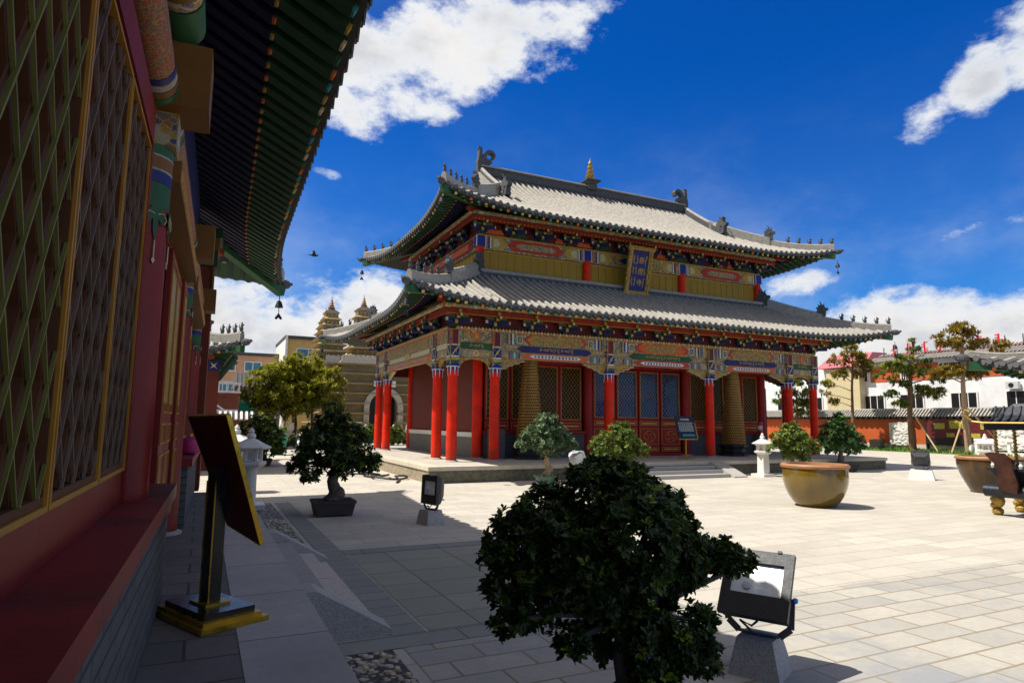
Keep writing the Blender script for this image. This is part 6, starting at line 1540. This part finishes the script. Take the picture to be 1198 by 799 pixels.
# apartment blocks
def block(loc, w_, d_, h_, k, label, wins, wk='bluetarp'):
    t = thing('apartment_block', label, 'building', loc, 0)
    b = MB().m(k); b.box(0, w_, 0, d_, 0, h_); b.build('wall', t); b = MB().m('tileb'); b.box(-.3, w_ + .3, -.3, d_ + .3, h_, h_ + .35); b.build('roof', t)
    for (x, z, ww, hh) in wins:
        f = MB().m('white'); f.box(x, x + ww, -.06, -.003, z, z + hh); o = f.build('window', t); p = MB().m('winblue'); p.box(x + .1, x + ww / 2 - .05, -.08, -.061, z + .1, z + hh - .1); p.box(x + ww / 2 + .05, x + ww - .1, -.08, -.061, z + .1, z + hh - .1); p.build('pane', o)
    return t
MAT['winblue'] = mat('blue_green_window_glass', (.05, .16, .22), .15, .3, 2, spec=.8)
block((8.25, 76, 0), 6, 10, 10.9, 'aptye', 'ochre apartment block rising behind the pines left of the pagoda', [(1.0, 8.3, 2.6, 1.6), (1.0, 5.3, 2.6, 1.6), (4.2, 8.3, 1.2, 1.6)])
b = MB().m('white'); b.box(8.0, 8.24, 75.6, 86, 0, 11.2); tag(b.build('rain_wall'), 'white fin wall on the left edge of the ochre apartment block', 'wall')
block((1.0, 82, 0), 8.0, 10, 9.3, 'aptpk', 'lower salmon apartment block with blue windows farther left', [(.6, 7.4, 1.7, 1.2), (3.2, 7.4, 1.9, 1.2), (5.8, 7.4, 1.6, 1.2), (.6, 5.0, 1.7, 1.2), (3.2, 5.0, 1.9, 1.2), (5.8, 5.0, 1.6, 1.2)])

# small temple building behind the near hall (only its right corner shows)
sm = thing('side_temple', 'small red walled temple whose upturned grey roof corner shows past the near hall', 'temple', (0, 0, 0))
ssk = Skirt(-6, -1.2, 26.5, 31, 2.0, 2.3, 2.6, lambda o: 4.15 + .42 * (2.0 - o) + .03 * (2.0 - o) ** 2, .5)
m0 = MB().m('ridge'); m0.box(-6, -1.2, 26.5, 31, 4.9, 5.4); rf = m0.build('roof', sm)
for s_ in 'FR': roof_side(ssk, s_, rf, pitch=.26); soffit(ssk, s_, rf, .3, pitch=.26, split=.7)
hip_ridge(ssk, 1, -1, rf, nfig=4); hip_ridge(ssk, 1, 1, rf, nfig=3)
b = MB().m('redwall'); b.box(-6, .05, 26.2, 31, 0, 3.9); b.box(-6, .5, 26.0, 26.19, 0, 3.6); b.m('blue'); b.box(-6, .52, 25.95, 26.2, 3.603, 3.95); b.m('cream'); b.extr([(-.12, -.12), (0, -.04), (.12, -.12), (.04, 0), (.12, .12), (0, .04), (-.12, .12), (-.04, 0)], (.3, 25.945, 3.78), (1, 0, 0), (0, 0, 1), (0, -.01, 0)); b.m('dgreen'); b.bar((.45, 26.2, 3.3), (1.0, 25.3, 4.1), .14, .18)
b.build('wall', sm)
# shop house with tiled roof, balcony house, low wall
sh = thing('tiled_house', 'old house with grey tiled roof and green hanging banner behind the left pines', 'house', (2.1, 45.5, 0))
b = MB().m('paleston'); b.box(0, 2.6, 0, 5, 0, 3.9); b.m('maroon'); b.box(.1, 2.2, -.05, -.003, .2, 2.4); b.build('wall', sh)
b = MB().m('tileb'); b.hexa([(-.3, -.6, 3.9), (2.9, -.6, 3.9), (2.9, 5.6, 3.9), (-.3, 5.6, 3.9), (-.1, 2.3, 5.0), (2.7, 2.3, 5.0), (2.7, 2.7, 5.0), (-.1, 2.7, 5.0)]); b.m('ridge')
for i in range(12): b.bar((-.2 + i * .26, -.62, 3.93), (-.1 + i * .25, 2.3, 5.02), .1, .08)
b.build('roof', sh); b = MB().m('greenbanner'); b.box(.12, 1.05, -.12, -.06, 2.1, 3.3); bn = b.build('banner', sh)
text_mesh('佛', .34, 'white', frame_mtx((.3, -.125, 3.0), (1, 0, 0), (0, 0, 1)), bn, depth=.003)
bh = thing('balcony_house', 'red brick house with a white balcony rail behind the side temple', 'house', (-2, 41, 0))
b = MB().m('brickred'); b.box(0, 3.9, 0, 5, 0, 3.4); b.build('wall', bh); b = MB().m('marble'); b.box(-.1, 4.0, -.25, -.15, 3.85, 3.95); b.box(-.1, 4.0, -.25, -.1, 3.35, 3.45)
for i in range(14): b.box(-.03 + i * .3, .03 + i * .3, -.23, -.17, 3.45, 3.85)
b.build('balcony_rail', bh); b = MB().m('white'); b.tube([(1.8, -.3, 2.7), (2.8, -.4, 2.6), (3.4, -.4, 2.2), (3.4, -.4, 1.4)], .06, 6); b.box(0, 3.9, -.03, -.003, 2.2, 2.4); b.build('drain_pipe', bh)
lw = thing('low_wall', 'dark red wall with white notched tile coping behind the left pines', 'wall', (-6, 37.5, 0))
b = MB().m('brickred'); b.box(0, 8.6, 0, .3, 0, 1.8); b.build('wall', lw); b = MB().m('tileb'); b.extr([(-.35, 1.8), (.65, 1.8), (.15, 2.2)], (0, 0, 0), (0, 1, 0), (0, 0, 1), (8.6, 0, 0)); b.m('white')
for i in range(33): x = .13 + i * .26; b.bar((x, -.38, 1.84), (x, .15, 2.24), .12, .08)
b.build('tiled_coping', lw)

potted('ball_shrub', 'dark round shrub in a flat tray beside the distant stone lantern', (2.2, 28.2, 0), [(0, 0, 1.2, .8), (-.7, 0, .95, .6), (.7, 0, .95, .6), (0, 0, 1.6, .5), (.3, -.3, .8, .6)], [(0, 0, .28), (0, 0, .5), (0, 0, .8)], tray(1.0, .8, .28), 'leafdark', 900, .14, 41, 'potted plants at the far left', r0=.1)
# palm in a green pot
pm = thing('potted_palm', 'bright green palm in a green pot beyond the stone lantern', 'potted palm', (3.75, 36.5, 0), 0, 'potted plants at the far left')
b = MB().m('greenbanner'); b.lathe([(.3, 0), (.42, .5), (.46, 1.0), (.4, 1.0)], 14); b.build('pot', pm, smooth=True)
b = MB(); b.m('leafyel'); rnd = random.Random(9)
for i in range(46):
    a = rnd.uniform(0, 2 * PI); L = rnd.uniform(.7, 1.2); e = rnd.uniform(.3, 1.2); prev = Vector((0, 0, 1.0)); d = Vector((cos(a) * cos(e), sin(a) * cos(e), sin(e)))
    sd = Vector((-sin(a), cos(a), 0))
    for s_ in range(4):
        nx = prev + d * L / 4; w0 = .07 * (1 - s_ / 4.5); w1 = .07 * (1 - (s_ + 1) / 4.5); b.add([prev - sd * w0, prev + sd * w0, nx + sd * w1, nx - sd * w1], [(0, 1, 2, 3)], rnd.uniform(.2, .9)); prev = nx; d = (d + Vector((0, 0, -.28))).normalized()
b.build('fronds', pm)
# low plants before the pagoda
for i, (x, y, s_, lb) in enumerate(((9.6, 49.0, .8, 'bright green bush between the hall columns and the pagoda'), (11.6, 49.2, .8, 'low green bush in front of the pagoda doorway'), (13.4, 49.0, .9, 'leafy bush seen between the left side columns of the hall'))):
    rnd = random.Random(60 + i); t = thing('bush', lb, 'bush', (x, y, 0), 0, 'bushes before the pagoda'); b = MB(); leaf_blob(b, [(0, 0, .7, .7 * s_), (.6, 0, .6, .5 * s_), (-.6, 0, .6, .5 * s_), (.2, 0, 1.2, .4 * s_)], 420, .2, rnd, 'leafyel'); b.build('foliage', t); b = MB().m('bark'); b.tube([(0, 0, 0), (0, 0, .6)], .05, 6); limbs(b, 'bark', (0, 0, .4), [(.5, 0, .7), (-.5, 0, .7), (.1, 0, 1.1)], .05, rnd); b.build('stem', t)

# hose beside the platform
b = MB().m('hose'); rnd = random.Random(5); pts = []
for i in range(90):
    t = i / 89; a = t * 2 * PI * 3.2; pts.append((4.95 + t * .7 + .38 * cos(a) * (1 + .3 * sin(t * 9)), 22.9 - t * 2.6 + .5 * sin(a), .04 + .03 * (1 + sin(a * 1.7))))
pts += [(5.8 - .1 * i, 20.2 - .25 * i, .03) for i in range(1, 5)]
b.tube(pts, .035, 6); tag(b.build('garden_hose', smooth=True), 'black hose lying in loops on the paving beside the hall platform', 'hose')
# bird
b = MB().m('black'); b.ell((0, 0, 0), (.13, .05, .05), 8, 5); b.ell((.13, 0, .02), (.04, .035, .035), 6, 4)
for s_ in (-1, 1): b.add([(.07, s_ * .03, .02), (-.06, s_ * .03, .02), (-.10, s_ * .32, .10), (.0, s_ * .2, .12), (.07, s_ * .03, .035), (-.06, s_ * .03, .03), (-.10, s_ * .32, .108), (.0, s_ * .2, .13)], [(0, 1, 2, 3), (7, 6, 5, 4), (0, 3, 7, 4), (3, 2, 6, 7), (2, 1, 5, 6)])
b.add([(-.1, -.015, 0), (-.1, .015, 0), (-.22, .04, 0), (-.22, -.04, 0), (-.1, -.015, .01), (-.1, .015, .01), (-.22, .04, .01), (-.22, -.04, .01)], [(0, 1, 2, 3), (7, 6, 5, 4), (2, 3, 7, 6)])
tag(b.build('bird', loc=(3.5, 25.0, 8.08)), 'small dark bird flying between the two roofs', 'bird')
# magenta pouch on the far sill of the near hall
b = MB().m('pink'); b.lathe([(.05, -.12), (.14, -.10), (.17, 0), (.15, .09), (.05, .13)], 14); b.m('gold'); b.lathe([(.03, .13), (.03, .17)], 8)
tag(b.build('cloth_pouch', loc=(-.12, 10.6, 1.46), smooth=True), 'magenta round pouch sitting on the far red sill of the near hall', 'pouch')
